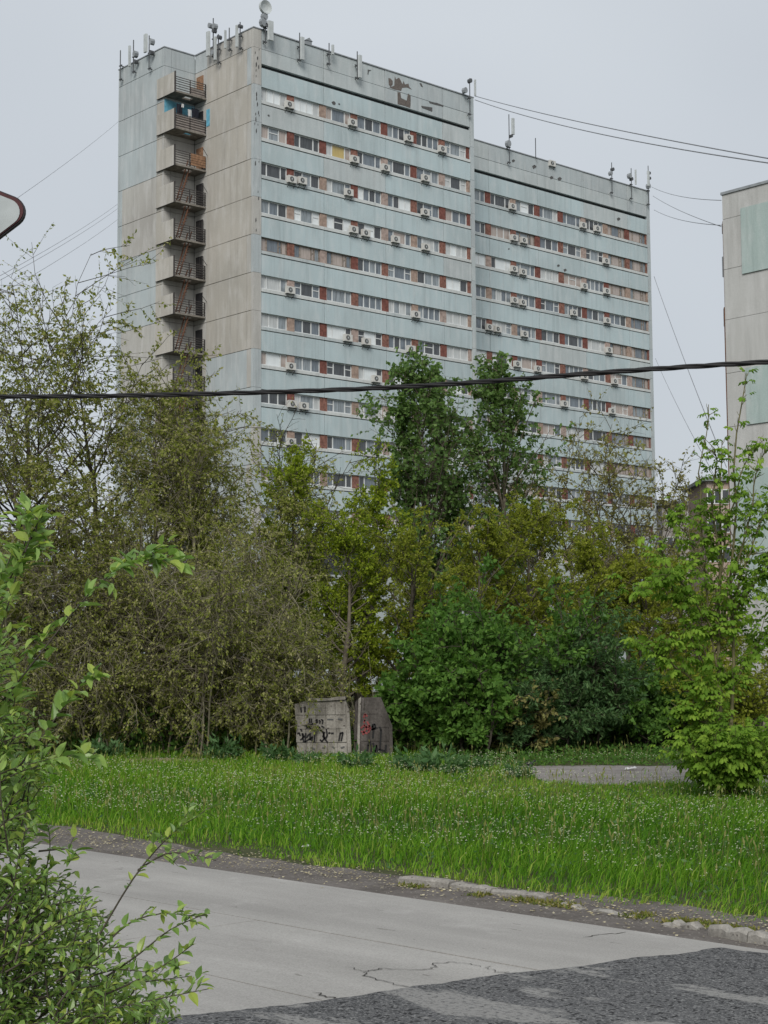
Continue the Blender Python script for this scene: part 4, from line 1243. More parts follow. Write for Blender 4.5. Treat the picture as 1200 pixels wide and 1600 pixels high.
tree('thicket_tree', 828, 775, 53, 84, 12, L_OLI, M['bark'], 'broad olive tree with fine foliage under the right poplar', group=TG, base=.22, n1=38, n2=7, n3=5, nl=17, lsz=0.097, r0=.18, tint=(.2, 1))
tree('thicket_tree', 912, 815, 50, 78, 13, L_OLI, M['bark'], 'olive tree with fine foliage below the spreading bronze trees', group=TG, base=.22, n1=36, n2=7, n3=5, nl=17, lsz=0.097, r0=.16)
tree('thicket_tree', 1000, 850, 50, 80, 14, L_OLI, M['bark'], 'low olive tree left of the maple', group=TG, base=.2, n1=36, n2=7, n3=5, nl=17, lsz=0.097, r0=.15, tint=(.3, 1))
tree('thicket_tree', 1090, 880, 52, 80, 15, L_OLI, M['bark'], 'olive tree right behind the maple', group=TG, base=.2, n1=32, n2=7, n3=5, nl=13, lsz=0.097, r0=.15, tint=(.2, .9))
# left side: thin drooping elms
elm = dict(group=TG, shape='round', n2=7, n3=5, droop=.5, up2=-.05, up3=-.10, len2=.5, twig_r=.007, wig=.15)
tree('thicket_tree', 15, 395, 46, 170, 16, L_ELM, M['barkdark'], 'tall thin leaved elm at the far left with a dark upright trunk', base=.38, ang=(62, 26), n1=32, nl=12, lsz=0.118, r0=.2, lean=.03, sparse=.12, **elm)
tree('thicket_tree', 150, 452, 49, 150, 17, L_ELM, M['barkdark'], 'leaning elm whose thin crown reaches in front of the tower wing', base=.35, ang=(60, 24), n1=28, nl=12, lsz=0.118, r0=.18, lean=.12, sparse=.15, **elm)
tree('thicket_tree', 250, 545, 47, 120, 18, L_ELM, M['bark'], 'elm with drooping twigs below the fire balconies', base=.25, ang=(72, 26), n1=34, nl=13, lsz=0.109, r0=.16, sparse=.05, **elm)
tree('thicket_tree', 348, 600, 49, 100, 19, L_ELM, M['barkdark'], 'olive brown elm before the lower tower end wall', base=.25, ang=(70, 26), n1=34, nl=10, lsz=0.101, r0=.16, sparse=.05, **elm)
tree('thicket_tree', 90, 620, 45.5, 130, 20, L_ELM, M['bark'], 'middle height elm at the left behind the shrub shoots', base=.2, ang=(75, 30), n1=34, nl=13, lsz=0.109, r0=.15, sparse=.05, **elm)
tree('thicket_tree', 205, 640, 46.2, 120, 22, L_ELM, M['barkgrey'], 'pale twigged elm low in front of the balcony recess', base=.2, ang=(72, 28), n1=34, nl=10, lsz=.10, r0=.13, sparse=.05, **elm)
tree('thicket_tree', 318, 660, 46.8, 95, 23, L_ELM, M['barkgrey'], 'pale twigged elm before the bluish part of the end wall', base=.2, ang=(70, 26), n1=32, nl=10, lsz=.10, r0=.13, sparse=.05, **elm)
tree('thicket_tree', 420, 740, 47, 70, 21, L_ELM, M['barkdark'], 'small olive elm next to the yellow green tree', base=.2, ang=(70, 28), n1=28, nl=10, lsz=0.101, r0=.13, **elm)
# tangled, nearly bare shrubs in the lower left
tang = dict(group=SG, cat='shrub', stems=9, spread=.75, base=.2, shape='round', n2=6, n3=4, len2=.55, len3=.6, up1=-.12, up2=-.14, up3=-.1, wig=.2, droop=.5, twig_r=.006, r0=.05, ang=(70, 40))
for px, top, dep, hw, sd, nm in ((20, 830, 45, 110, 40, 'tangled brown shrub at the far left below the elms'), (140, 850, 44.6, 105, 41, 'tangled dry shrub behind the yellow tipped shoot'),
                                (255, 840, 45.2, 100, 42, 'tangled dry shrub over the sandy path'), (360, 830, 44.8, 95, 43, 'tangled olive shrub left of the pale slab'),
                                (440, 960, 44.2, 60, 44, 'small arching shrub leaning over the pale slab top')):
    tree('shrub', px, top, dep, hw * .9, sd, L_ELM, M['barkgrey'] if sd != 42 else M['bark'], nm, n1=14, nl=9, lsz=.085, sparse=.2, **tang)
# leafy shrubs at the right, in the shade
shr = dict(group=SG, cat='shrub', stems=6, spread=.45, base=.30, shape='round', n2=6, n3=4, len2=.5, wig=.14, r0=.07, ang=(80, 25))
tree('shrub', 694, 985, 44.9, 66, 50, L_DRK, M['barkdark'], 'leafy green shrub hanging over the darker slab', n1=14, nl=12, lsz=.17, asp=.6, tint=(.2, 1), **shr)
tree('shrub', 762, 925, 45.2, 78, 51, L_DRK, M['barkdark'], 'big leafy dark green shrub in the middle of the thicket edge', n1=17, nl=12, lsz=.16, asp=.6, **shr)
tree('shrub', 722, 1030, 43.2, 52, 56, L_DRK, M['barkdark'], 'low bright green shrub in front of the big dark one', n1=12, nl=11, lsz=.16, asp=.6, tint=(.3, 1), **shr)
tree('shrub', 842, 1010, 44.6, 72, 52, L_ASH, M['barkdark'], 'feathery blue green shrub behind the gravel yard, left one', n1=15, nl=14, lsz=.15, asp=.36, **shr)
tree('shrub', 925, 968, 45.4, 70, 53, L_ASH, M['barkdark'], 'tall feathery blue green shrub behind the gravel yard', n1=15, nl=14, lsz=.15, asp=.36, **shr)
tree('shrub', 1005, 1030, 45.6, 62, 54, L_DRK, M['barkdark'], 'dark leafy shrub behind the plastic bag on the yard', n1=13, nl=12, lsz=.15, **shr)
tree('shrub', 1100, 1010, 45.5, 70, 55, L_OLI, M['barkdark'], 'olive shrub in front of the board fence', n1=12, nl=7, lsz=.13, **shr)
tree('shrub', 790, 1060, 44.0, 70, 57, L_BRO, M['barkdark'], 'small reddish brown shrub among the dark green ones', n1=10, nl=6, lsz=.13, **shr)
# a second row behind closes the gaps
back_row = []
for i, (px, top, dep, hw, lm) in enumerate(((-60, 800, 56, 120, L_ELM), (70, 780, 58, 120, L_ELM), (200, 800, 57, 120, L_OLI), (330, 790, 58, 110, L_ELM), (430, 830, 57, 90, L_OLI), (540, 880, 58, 90, L_OLI),
                                            (660, 880, 57, 90, L_DRK), (780, 880, 58, 90, L_OLI), (880, 900, 57, 90, L_OLI), (980, 900, 58, 90, L_OLI), (1080, 950, 57, 90, L_OLI), (1190, 1000, 56, 80, L_OLI))):
    lab_ = 'bushy tree deep in the thicket, %s of the back row' % ['first from left', 'second from left', 'third from left', 'fourth from left', 'fifth from left', 'sixth from left', 'sixth from right', 'fifth from right', 'fourth from right', 'third from right', 'second from right', 'first from right'][i]
    if i < 5:
        t_ = tree('thicket_tree', px, top, dep, hw, 70 + i, lm, M['barkdark'], lab_, group='back row of the thicket', base=.06, n1=23, n2=5, n3=4, nl=11, lsz=.21, r0=.14, ang=(85, 25))
        back_row.append((t_, top_z(px, top, dep), hw * dep))
    else:               # copies of the first five, each turned and scaled to its own size
        src_, h_, w_ = back_row[2 if lm is L_OLI and i % 2 else 4 if lm is L_OLI else 3]
        t_ = src_.copy(); COL.objects.link(t_)
        t_.location = (at(px, 1100, dep)[0], dep, 0); t_['label'] = lab_
        sc_ = hw * dep / w_
        t_.scale = (sc_, sc_, top_z(px, top, dep) / h_); t_.rotation_euler = (0, 0, i * 1.9)
        for ch in src_.children:
            c_ = ch.copy(); COL.objects.link(c_); c_.parent = t_
# more of the same thicket just outside the picture
def copy_plant(src, x, y, rz, s_, label):
    o = src.copy(); COL.objects.link(o)
    o.location = (x, y, 0); o.rotation_euler = (0, 0, rz); o.scale = (s_, s_, s_); o['label'] = label
    for ch in src.children:
        c = ch.copy(); COL.objects.link(c); c.parent = o
tr_ = [o for o in S.objects if o.name.startswith('thicket_tree') and o.type == 'EMPTY']
for i, (x, y, s_) in enumerate(((-16.5, 48, 1.0), (-19.5, 52, 1.1), (14.6, 50, .9), (17.5, 47.5, .8), (20.5, 52, 1.0), (24, 55, 1.1))):
    side_, k = ('left', i) if x < 0 else ('right', i - 2)
    copy_plant(tr_[5 + i * 2], x, y, 1.3 * i + .7, s_, 'bushy tree outside the %s edge of the picture, %s outwards' % (side_, ['first', 'second', 'third', 'fourth'][k]))
# undergrowth: weeds and saplings nobody could count
r = np.random.default_rng(5)
n = 36000
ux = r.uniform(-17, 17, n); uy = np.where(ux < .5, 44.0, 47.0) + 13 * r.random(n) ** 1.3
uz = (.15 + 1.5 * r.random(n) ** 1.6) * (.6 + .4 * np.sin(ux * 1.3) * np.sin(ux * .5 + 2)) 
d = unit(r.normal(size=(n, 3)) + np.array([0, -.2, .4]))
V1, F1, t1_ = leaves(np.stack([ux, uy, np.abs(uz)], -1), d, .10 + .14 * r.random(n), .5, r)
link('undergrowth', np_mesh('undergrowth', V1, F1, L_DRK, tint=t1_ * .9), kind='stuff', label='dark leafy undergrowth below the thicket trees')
n = 2200
sx = np.stack([r.uniform(-17, 17, n), 44.8 + 9 * r.random(n), np.zeros(n)], -1)
sx[:, 1] += np.where(sx[:, 0] > .5, 2.5, 0)
P, T = polylines(sx, np.array([[0, 0, 1.0]]) + r.normal(size=(n, 3)) * .45, 1.0 + 2.2 * r.random(n), 3, .25, -.05, r)
V2, F2 = tubes(P, np.full(n, .012), np.full(n, .005), 3)
link('undergrowth_stems', np_mesh('undergrowth_stems', V2, F2, M['barkgrey'], smooth=True), kind='stuff', label='thin dry stems standing in the undergrowth')

# ------------------------------------------------------------------ box elder (young maple) at the right
def leaflets(n_, base_l=.12):
    """compound leaf hanging from its stalk: five folded leaflets"""
    mb = MB()
    for (ax_, az_, l) in ((0, 0, 1.0), (.85, .25, .85), (-.85, .25, .85), (1.25, .62, .7), (-1.25, .62, .7))[:n_]:
        s = .10 * (1 - az_)
        o = np.array([0, s + .05, -s * .3])
        dr = np.array([math.sin(ax_), math.cos(ax_), -.45])
        dr /= np.linalg.norm(dr)
        sd_ = np.cross(dr, [0, 0, 1.0]); sd_ /= np.linalg.norm(sd_)
        up_ = np.cross(sd_, dr)
        L = base_l * l
        c0 = o; c1 = o + dr * L * .5 + up_ * .012; c2 = o + dr * L - up_ * .03
        w = L * .27
        vs = [c0, c1 + sd_ * w - up_ * .012, c1, c1 - sd_ * w - up_ * .012, c2, o + dr * L * .8 + sd_ * w * .6 - up_ * .03, o + dr * L * .8 - sd_ * w * .6 - up_ * .03]
        mb.add(vs, [(0, 1, 2), (0, 2, 3), (1, 5, 2), (2, 5, 4), (2, 4, 6), (3, 2, 6)])
    mb.add([(-.004, 0, 0), (.004, 0, 0), (0, .11, -.02)], [(0, 1, 2)])
    return mb
def set_leaf_tint(me, v):
    a = me.attributes.new('tint', 'FLOAT', 'POINT')
    a.data.foreach_set('value', np.full(len(me.vertices), v, dtype=np.float32))
def scatter_leaves(root, proto, mat_, pos, dirs, scl, n_single, r, name='leaf', order=None):
    """the nearest leaves as objects of their own, the rest joined"""
    pm = []
    for q in range(5):
        me = proto.mesh(name, mat_, recalc=False)
        set_leaf_tint(me, .1 + .2 * q)
        pm.append(me)
    n = len(pos)
    order = np.arange(n) if order is None else order
    y = unit(dirs)
    up = unit(np.array([[0, 0, 1.0]]) + r.normal(size=(n, 3)) * .35)
    x = unit(np.cross(y, up)); z = np.cross(x, y)
    R = np.stack([x, y, z], -1)                                   # columns
    pv = np.array(proto.v); pf = proto.f
    tri = np.array([f for f in pf if len(f) == 3]); 
    quad = [f for f in pf if len(f) == 4]
    if quad:
        tri = np.concatenate([tri, np.array([(f[0], f[1], f[2]) for f in quad]), np.array([(f[0], f[2], f[3]) for f in quad])])
    for i in order[:n_single]:
        o = link(name, pm[r.integers(0, 5)], root)
        m4 = Matrix([[*(R[i, 0] * scl[i]), pos[i, 0]], [*(R[i, 1] * scl[i]), pos[i, 1]], [*(R[i, 2] * scl[i]), pos[i, 2]], [0, 0, 0, 1]])
        o.matrix_local = m4
    rest = order[n_single:]
    V = np.einsum('nij,vj->nvi', R[rest] * scl[rest][:, None, None], pv) + pos[rest][:, None, :]
    F = (np.arange(len(rest)) * len(pv))[:, None, None] + tri[None]
    tn = np.repeat(r.random(len(rest)), len(pv))
    NTRI[0] += F.shape[0] * F.shape[1]
    link('foliage', np_mesh('foliage', V.reshape(-1, 3), F.reshape(-1, 3), mat_, tint=tn), root, kind='stuff')

def maple():
    r = np.random.default_rng(91)
    D = 30.2
    b = at(1128, 1240, D); b[2] = 0
    o = empty('maple_tree', tuple(b), 0, label='young bright green maple with a leafy skirt on the grass at the right', cat='tree')
    L_ = lambda px, py, dd=0.0: at(px, py, D + dd) - b
    stems = [[(1128, 1245), (1126, 1150), (1124, 1050), (1122, 950), (1126, 860), (1124, 760), (1128, 690)],
             [(1140, 1245), (1143, 1150), (1146, 1000), (1143, 900), (1150, 800), (1148, 700), (1160, 620), (1167, 583)],
             [(1124, 1060), (1108, 980), (1100, 880), (1094, 800), (1092, 740), (1104, 680), (1107, 632)],
             [(1126, 1000), (1150, 930), (1172, 860), (1196, 800), (1215, 760)], [(1124, 1080), (1090, 1020), (1062, 960), (1045, 900), (1032, 850)],
             [(1130, 1090), (1165, 1040), (1195, 990), (1230, 940)], [(1123, 1100), (1080, 1060), (1040, 1030), (1010, 1010)], [(1124, 1000), (1085, 940), (1050, 890), (1012, 925)],
             [(1146, 900), (1170, 820), (1180, 740), (1198, 700)], [(1124, 860), (1112, 800), (1120, 720), (1116, 700)], [(1126, 900), (1140, 800), (1165, 720), (1190, 690)],
             [(1128, 1160), (1090, 1120), (1070, 1112)], [(1124, 930), (1090, 870), (1070, 820), (1062, 800)], [(1146, 960), (1185, 900), (1210, 880)]]
    tp, pts, tg = [], [], []
    for i, s in enumerate(stems):
        dd = r.normal(0, .5) if i > 2 else 0
        P = np.array([L_(x, y, dd * (k / len(s))) for k, (x, y) in enumerate(s)])
        t = np.linspace(0, 1, len(P)); tt = np.linspace(0, 1, 13)
        Q = np.stack([np.interp(tt, t, P[:, a]) for a in range(3)], -1)
        Q[1:-1] += r.normal(0, .015, (11, 3))
        rad = (.055 if i == 0 else .04 if i == 1 else .022)
        tp.append(tubes(Q[None], np.array([rad]), np.array([.007]), 6))
        for k in range(12):
            if i < 3 and k < 2: continue
            pts.append(Q[k:k + 2]); tg.append((i, k))
    # twigs with a pair of leaves at every node
    seg = np.array(pts)
    m = len(seg)
    P1 = seg.repeat(3, 0)
    w = r.random((len(P1), 1))
    ps = P1[:, 0] * (1 - w) + P1[:, 1] * w
    dr = unit(unit(P1[:, 1] - P1[:, 0]) * .6 + unit(r.normal(size=(len(P1), 3)) * np.array([1, 1, .3])) * .9 + np.array([0, 0, .35]))
    hgt = ps[:, 2]
    ln = (.2 + .45 * r.random(len(ps))) * np.where(hgt > 5.2, .45, 1) * np.where(hgt < 2.2, .8, 1)
    T1, TT = polylines(ps, dr, ln, 4, .12, .06, r)
    tp.append(tubes(T1, np.full(len(ln), .008), np.full(len(ln), .004), 4))
    # the skirt of shoots round the foot
    n = 190
    az = r.random(n) * 2 * np.pi; rad = .2 + .6 * np.sqrt(r.random(n))
    fs = np.stack([np.cos(az) * .12, np.sin(az) * .12, np.zeros(n)], -1) + np.array([.15, 0, .02])
    fd = np.stack([np.cos(az) * rad, np.sin(az) * rad, .75 + 1.2 * r.random(n)], -1)
    SK, ST = polylines(fs, fd, .7 + .95 * r.random(n), 6, .1, -.03, r)
    tp.append(tubes(SK, np.full(n, .009), np.full(n, .004), 4))
    Vt, Ft = join(tp)
    link('trunk', np_mesh('maple_trunk', Vt, Ft, M['barkgreen'], smooth=True), o)
    a1, d1, _ = on(T1, TT, 5, .25, 1.05, r)
    keep = r.random(len(a1)) < np.where(a1[:, 2] > 5.6, .34, np.where(a1[:, 2] > 4.2, .5, .85))
    a1, d1 = a1[keep], d1[keep]
    a2, d2, _ = on(SK, ST, 11, .25, 1.05, r)
    pos = np.concatenate([a1, a2]); dd = np.concatenate([d1, d2])
    dd = unit(dd * .4 + r.normal(size=dd.shape) * np.array([.7, .7, .3]) + np.array([0, -.1, -.15]))
    scl = (.75 + .6 * r.random(len(pos))) * np.where(pos[:, 2] > 5, .85, 1)
    order = np.argsort(pos[:, 1] + .6 * r.random(len(pos)))
    scatter_leaves(o, leaflets(5, .125), L_MAP, pos, dd, scl, 300, r, order=order)
maple()

# ------------------------------------------------------------------ the shrub close by at the left
def near_shrub():
    r = np.random.default_rng(17)
    D = 5.6
    b = np.array([-1.55, 5.7, 0.0])
    o = empty('shrub', tuple(b), 0, label='leafy bright green shrub close by at the left edge, with long arching shoots', cat='shrub')
    Lp = lambda px, py, dp: at(px, py, dp) - b
    shoots = []     # (polyline points, first leafy fraction, leaf size)
    def sh(pts, dp, t0=.15, ls=1.0):
        P = np.array([Lp(x, y, dp + r.normal(0, .03)) for x, y in pts])
        shoots.append((P, t0, ls))
    sh([(-20, 1125), (35, 1060), (90, 985), (140, 920), (180, 885), (215, 872), (250, 868), (300, 886)], 5.5, .30, 1.35)
    sh([(-30, 1100), (0, 990), (25, 900), (42, 840), (50, 798)], 5.6, .1, 1.35)
    sh([(-40, 1060), (-10, 960), (5, 900), (20, 860)], 5.7, .1, 1.35)
    sh([(20, 1210), (60, 1160), (95, 1110), (125, 1070), (152, 1048)], 5.4, .1, 1.35)
    sh([(-30, 1180), (0, 1120), (35, 1060), (60, 1010), (75, 985)], 5.6, .1, 1.35)
    sh([(10, 1290), (20, 1220), (60, 1190), (110, 1178), (160, 1180)], 5.4, .1, 1.35)
    sh([(-20, 1250), (5, 1180), (20, 1120), (25, 1075)], 5.5, .1, 1.35)
    sh([(150, 1470), (190, 1400), (215, 1360), (250, 1320), (280, 1290), (308, 1276)], 5.4, .25, .95)
    sh([(215, 1360), (260, 1330), (300, 1334), (338, 1345)], 5.4, .2, .95)
    sh([(160, 1480), (200, 1440), (250, 1425), (310, 1432)], 5.3, .15, .95)
    sh([(160, 1530), (220, 1490), (265, 1450), (322, 1428)], 5.3, .3, .95)
    sh([(150, 1560), (220, 1530), (270, 1500), (302, 1475)], 5.3, .2, .95)
    sh([(100, 1600), (180, 1575), (250, 1560), (326, 1545)], 5.3, .2, .95)
    sh([(60, 1560), (140, 1540), (220, 1535), (300, 1525)], 5.4, .2, .95)
    sh([(5, 1480), (20, 1400), (28, 1340), (42, 1290)], 5.2, .3, .95)
    sh([(60, 1420), (70, 1370), (80, 1320), (75, 1290)], 5.6, .1, .95)
    sh([(60, 1330), (110, 1325), (125, 1340)], 5.4, .1)
    for q in range(4):      # the leafy tip of the long arching shoot
        sh([(205 + q * 12, 874), (222 + q * 11, 866 + r.normal(0, 6)), (238 + q * 10, 862 + r.normal(0, 16))], 5.5, .0, 1.15)
    for q in range(6):
        sh([(15 + q * 8, 905 - q * 14), (30 + q * 6, 880 - q * 14), (48 + q * 5 + r.normal(0, 12), 862 - q * 13)], 5.55, .0, 1.2)
    poly = np.array([(-60, 830), (20, 900), (40, 1000), (60, 1120), (95, 1210), (50, 1330), (110, 1370), (150, 1400), (190, 1430), (235, 1480), (270, 1530), (285, 1600), (280, 1680), (-60, 1680)], float)
    def inside(x, y):
        c = False
        for i in range(len(poly)):
            (x1, y1), (x2, y2) = poly[i], poly[i - 1]
            if (y1 > y) != (y2 > y) and x < (x2 - x1) * (y - y1) / (y2 - y1) + x1: c = not c
        return c
    n = 0
    while n < 540:
        x, y = r.uniform(-60, 320), r.uniform(840, 1690)
        if not inside(x, y): continue
        n += 1
        dp = r.uniform(5.15, 6.2)
        a = math.radians(r.uniform(-10, 95))
        l = r.uniform(90, 190)
        x0, y0 = x - l * math.cos(a) * .9, y + l * math.sin(a) * .7 + 15
        sh([(x0, y0), ((x + x0) / 2 - 6, (y + y0) / 2 - 10), (x, y)], dp, .1, .72)
    tp, lp, ld, ls_ = [], [], [], []
    for P, t0, s_ in shoots:
        t = np.linspace(0, 1, len(P)); K = 9
        tt = np.linspace(0, 1, K + 1)
        Q = np.stack([np.interp(tt, t, P[:, a]) for a in range(3)], -1)
        for _ in range(2): Q[1:-1] = (Q[:-2] + Q[1:-1] * 2 + Q[2:]) / 4
        tp.append(tubes(Q[None], np.array([.0036]), np.array([.0012]), 4))
        ln = np.linalg.norm(np.diff(Q, axis=0), axis=1).sum()
        m = max(4, int(ln * (1 - t0) / .0165))
        T = np.gradient(Q, axis=0)
        for j in range(m):
            q = t0 + (1 - t0) * (j + .5 + r.normal(0, .15)) / m
            f = min(max(q, 0), .999) * K; i = int(f)
            p = Q[i] + (Q[i + 1] - Q[i]) * (f - i)
            tg = T[i] / (np.linalg.norm(T[i]) + 1e-9)
            sd = unit(np.cross(tg, np.array([0, -.35, 1.0]) + r.normal(0, .25, 3)))
            d = unit(tg * .55 + sd * (1 if j % 2 else -1) * .9 + r.normal(0, .22, 3) + np.array([0, 0, .10]))
            lp.append(p); ld.append(d)
            ls_.append(s_ * r.uniform(.6, 1.25) * (.75 if q > .93 else 1))
            if r.random() < .22:     # short side shoot
                l2 = r.uniform(.03, .09)
                e = p + d * l2
                tp.append(tubes(np.stack([p, (p + e) / 2 + [0, 0, .004], e])[None], np.array([.0016]), np.array([.0009]), 3))
                for w in range(3):
                    lp.append(p + (e - p) * (.4 + .3 * w)); ld.append(unit(d + r.normal(0, .55, 3))); ls_.append(s_ * r.uniform(.55, .95))
    # main stems rise from the ground to the shoots
    for k in range(9):
        low = [q for q in shoots if q[0][0][0] < .38 and q[0][0][2] < 2.45]
        e = low[(k * 23) % len(low)][0][0]
        s0 = np.array([r.normal(0, .12), r.normal(0, .12), -.02])
        Q = np.stack([s0 + (e - s0) * q + np.array([.12 * math.sin(q * 3 + k), .1 * math.cos(q * 2.5 + k), 0]) * q * (1 - q) * 2 for q in np.linspace(0, 1, 11)])
        tp.append(tubes(Q[None], np.array([.014]), np.array([.004]), 6))
    Vt, Ft = join(tp)
    link('stem', np_mesh('shrub_stem', Vt, Ft, M['barkdark'], smooth=True), o)
    pr = MB()
    for sx in (1, -1):          # half a leaf blade on each side of a sunken midrib
        v = [(0, 0, 0), (0, .014, -.001), (0, .028, -.003), (0, .046, -.008), (sx * .0085, .010, .0035), (sx * .0105, .020, .004), (sx * .0065, .034, .0)]
        f = [(0, 4, 1), (4, 5, 1), (1, 5, 2), (5, 6, 2), (2, 6, 3)]
        pr.add(v, f if sx > 0 else [t[::-1] for t in f])
    lp, ld, ls_ = np.array(lp), unit(np.array(ld)), np.array(ls_)
    order = np.argsort(lp[:, 1] + .5 * r.random(len(lp)))
    W_ = lp + b
    # leaves outside the picture come last
    sxp = W_[:, 0] / W_[:, 1] * FOC + 600; szp = 1032 - (W_[:, 2] - EYE[2]) / W_[:, 1] * FOC
    vis = (sxp > 0) & (szp < 1600)
    order = np.concatenate([order[vis[order]], order[~vis[order]]])
    scatter_leaves(o, pr, L_BUS, lp, ld, ls_ * 1.22, 300, r, order=order)
near_shrub()

# ------------------------------------------------------------------ weeds, grass, flowers, fallen petals
def weed(px, py, s_, seed, label):
    r = np.random.default_rng(seed)
    p = gp(px, py)
    o = empty('weed_plant', (p[0], p[1], 0), 0, label=label, cat='weed', group='leafy weeds at the thicket edge')
    n = 34
    az = r.random(n) * 2 * np.pi
    st = np.stack([np.cos(az) * .1 * s_, np.sin(az) * .1 * s_, np.zeros(n)], -1)
    di = np.stack([np.cos(az) * .7, np.sin(az) * .7, .5 + 1.2 * r.random(n)], -1)
    P, T = polylines(st, di, s_ * (.35 + .4 * r.random(n)), 5, .08, -.12, r)
    link('stem', np_mesh('weed_stem', *tubes(P, np.full(n, .008), np.full(n, .004), 3), L_WEE, tint=None), o)
    q, tg, _ = on(P, T, 8, .2, 1.05, r)
    d = unit(tg * .6 + r.normal(size=tg.shape) * .5)
    V, F, t = leaves(q, d, s_ * (.14 + .14 * r.random(len(q))), .36, r, .15)
    link('foliage', np_mesh('weed_foliage', V, F, L_WEE, tint=t), o)
for i, (px, py, s_, lb) in enumerate(((556, 1204, .8, 'leafy weed between the two concrete slabs'), (655, 1208, .9, 'bushy weed right of the darker slab'), (688, 1210, 1.0, 'bushy weed in the middle of the grass far edge'), (632, 1204, .7, 'low weed at the foot of the darker slab'),
                                     (742, 1205, .6, 'low weed left of the gravel yard'), (480, 1196, .6, 'low weed in front of the pale slab'), (436, 1192, .8, 'weed left of the pale slab'), (812, 1216, .55, 'small weed at the yard corner near the bird'), (345, 1188, .9, 'tall weed right of the sandy path'), (160, 1186, .9, 'tall weed left of the sandy path'))):
    weed(px, py, s_, 200 + i, lb)

def poly_mask(x, y, poly):
    c = np.zeros(len(x), bool)
    for i in range(len(poly)):
        (x1, y1), (x2, y2) = poly[i], poly[i - 1]
        hit = ((y1 > y) != (y2 > y)) & (x < (x2 - x1) * (y - y1) / (y2 - y1 + 1e-12) + x1)
        c ^= hit
    return c
def field(x, y, s_, ph):
    return (np.sin(x * s_ + ph) * np.sin(y * s_ * 1.13 + ph * 2) + np.sin((x + y) * s_ * 1.9 + ph * 3) * .6 + np.sin((x * 1.3 - y) * s_ * 3.1 + ph) * .35) / 1.95
def grass():
    r = np.random.default_rng(3)
    n = 175000
    y = 13.3 + (46.3 - 13.3) * r.random(n) ** .9
    x = r.uniform(-1, 1, n) * (.255 * y + 1.0)
    side = r.random(n) < .16           # thinner sowing beyond the picture's sides
    x = np.where(side, np.sign(x) * (.255 * y + .8 + 9 * r.random(n)), x)
    nn = x * NR[0] + y * NR[1]
    aa = x * AR[0] + y * AR[1]
    edge_n = 13.62 + .16 * np.sin(aa * 1.7) + .12 * np.sin(aa * 4.3 + 1) + .22 * np.clip((-13.5 - aa) / 4, 0, 1)
    dist = nn - edge_n
    keep = dist > np.where(r.random(n) < .05, -.35, 0)
    yp = np.array(yd)
    inside = poly_mask(x, y, yp) | poly_mask(x, y, np.array(sp))
    keep &= ~(inside & (r.random(n) > .012))
    keep &= ~((field(x, y, .9, 5.0) > .82) & (r.random(n) < .75))
    keep &= ~((y > 37.8) & (x > 1.5) & (r.random(n) < .93))
    x, y, dist, side = x[keep], y[keep], dist[keep], side[keep]
    n = len(x)
    f = field(x, y, .55, 1.0); f2 = field(x, y, 2.7, 2.0); f3 = field(x, y, 6.3, .4)
    h = np.clip(.155 + .06 * f + .085 * f2 + .055 * f3, .05, .5) * (.55 + .85 * r.random(n))
    h *= np.clip(.32 + dist * .6, .25, 1.0)
    back = (y > 37.6) & (x > 1.5)
    h = np.where(back, h * .5, h)
    h *= np.where(y > 40, .8, 1.1) * np.where((y > 28.5) & (y < 36) & (x > 1.2), .55, 1)
    wd = np.where(side, 1.9, 1) * (.0055 + .00034 * y) * (.6 + .8 * r.random(n))
    az = r.random(n) * 2 * np.pi
    ln = np.stack([np.cos(az), np.sin(az)], -1) * (.25 + .85 * r.random(n))[:, None] * h[:, None] + np.stack([.08 + .35 * np.clip(x * .4, 0, 1), 0 * x], -1) * h[:, None]
    sa = az + np.pi / 2 + r.normal(size=n) * .6
    sx, sy = np.cos(sa) * wd, np.sin(sa) * wd
    z0 = np.zeros(n)
    B0 = np.stack([x - sx / 2, y - sy / 2, z0], -1); B1 = np.stack([x + sx / 2, y + sy / 2, z0], -1)
    mx, my = x + ln[:, 0] * .35, y + ln[:, 1] * .35
    M0 = np.stack([mx - sx * .4, my - sy * .4, h * .62], -1); M1 = np.stack([mx + sx * .4, my + sy * .4, h * .62], -1)
    Tp = np.stack([x + ln[:, 0], y + ln[:, 1], h * (1 - .25 * r.random(n))], -1)
    V = np.stack([B0, B1, M1, M0, Tp], 1).reshape(-1, 3)
    b = (np.arange(n) * 5)[:, None]
    F = np.concatenate([b + np.array([[0, 1, 2]]), b + np.array([[0, 2, 3]]), b + np.array([[3, 2, 4]])], 1).reshape(-1, 3)
    t = np.clip(.34 + .16 * f + .20 * field(x, y, .23, 4.0) + .17 * f2 + .10 * f3 + .24 * r.normal(size=n) + .45 * np.clip(.9 - dist, 0, 1) + .16 * np.clip((y - 27) / 8, 0, 1), 0, 1)
    NTRI[0] += len(F)
    link('grass', np_mesh('grass', V, F, L_GRA, tint=np.repeat(t, 5)), kind='stuff', label='tall green spring grass between the road and the thicket')
    # broad leaved weeds among the blades
    m = 24000
    yb = 13.6 + 31 * r.random(m) ** .9; xb = r.uniform(-1, 1, m) * (.25 * yb + .8)
    db = xb * NR[0] + yb * NR[1] - 13.75
    k = (db > .1) & ~poly_mask(xb, yb, yp) & (field(xb, yb, 1.9, 6.0) + .35 * r.normal(size=m) > .1)
    xb, yb, db = xb[k], yb[k], db[k]; m = len(xb)
    pb = np.stack([xb, yb, (.03 + .13 * r.random(m)) * np.clip(.35 + db * .5, .3, 1)], -1)
    Vb, Fb, tb = leaves(pb, unit(r.normal(size=(m, 3)) * np.array([1, 1, .35]) + np.array([0, 0, .25])), .035 + .055 * r.random(m), .5, r)
    NTRI[0] += len(Fb)
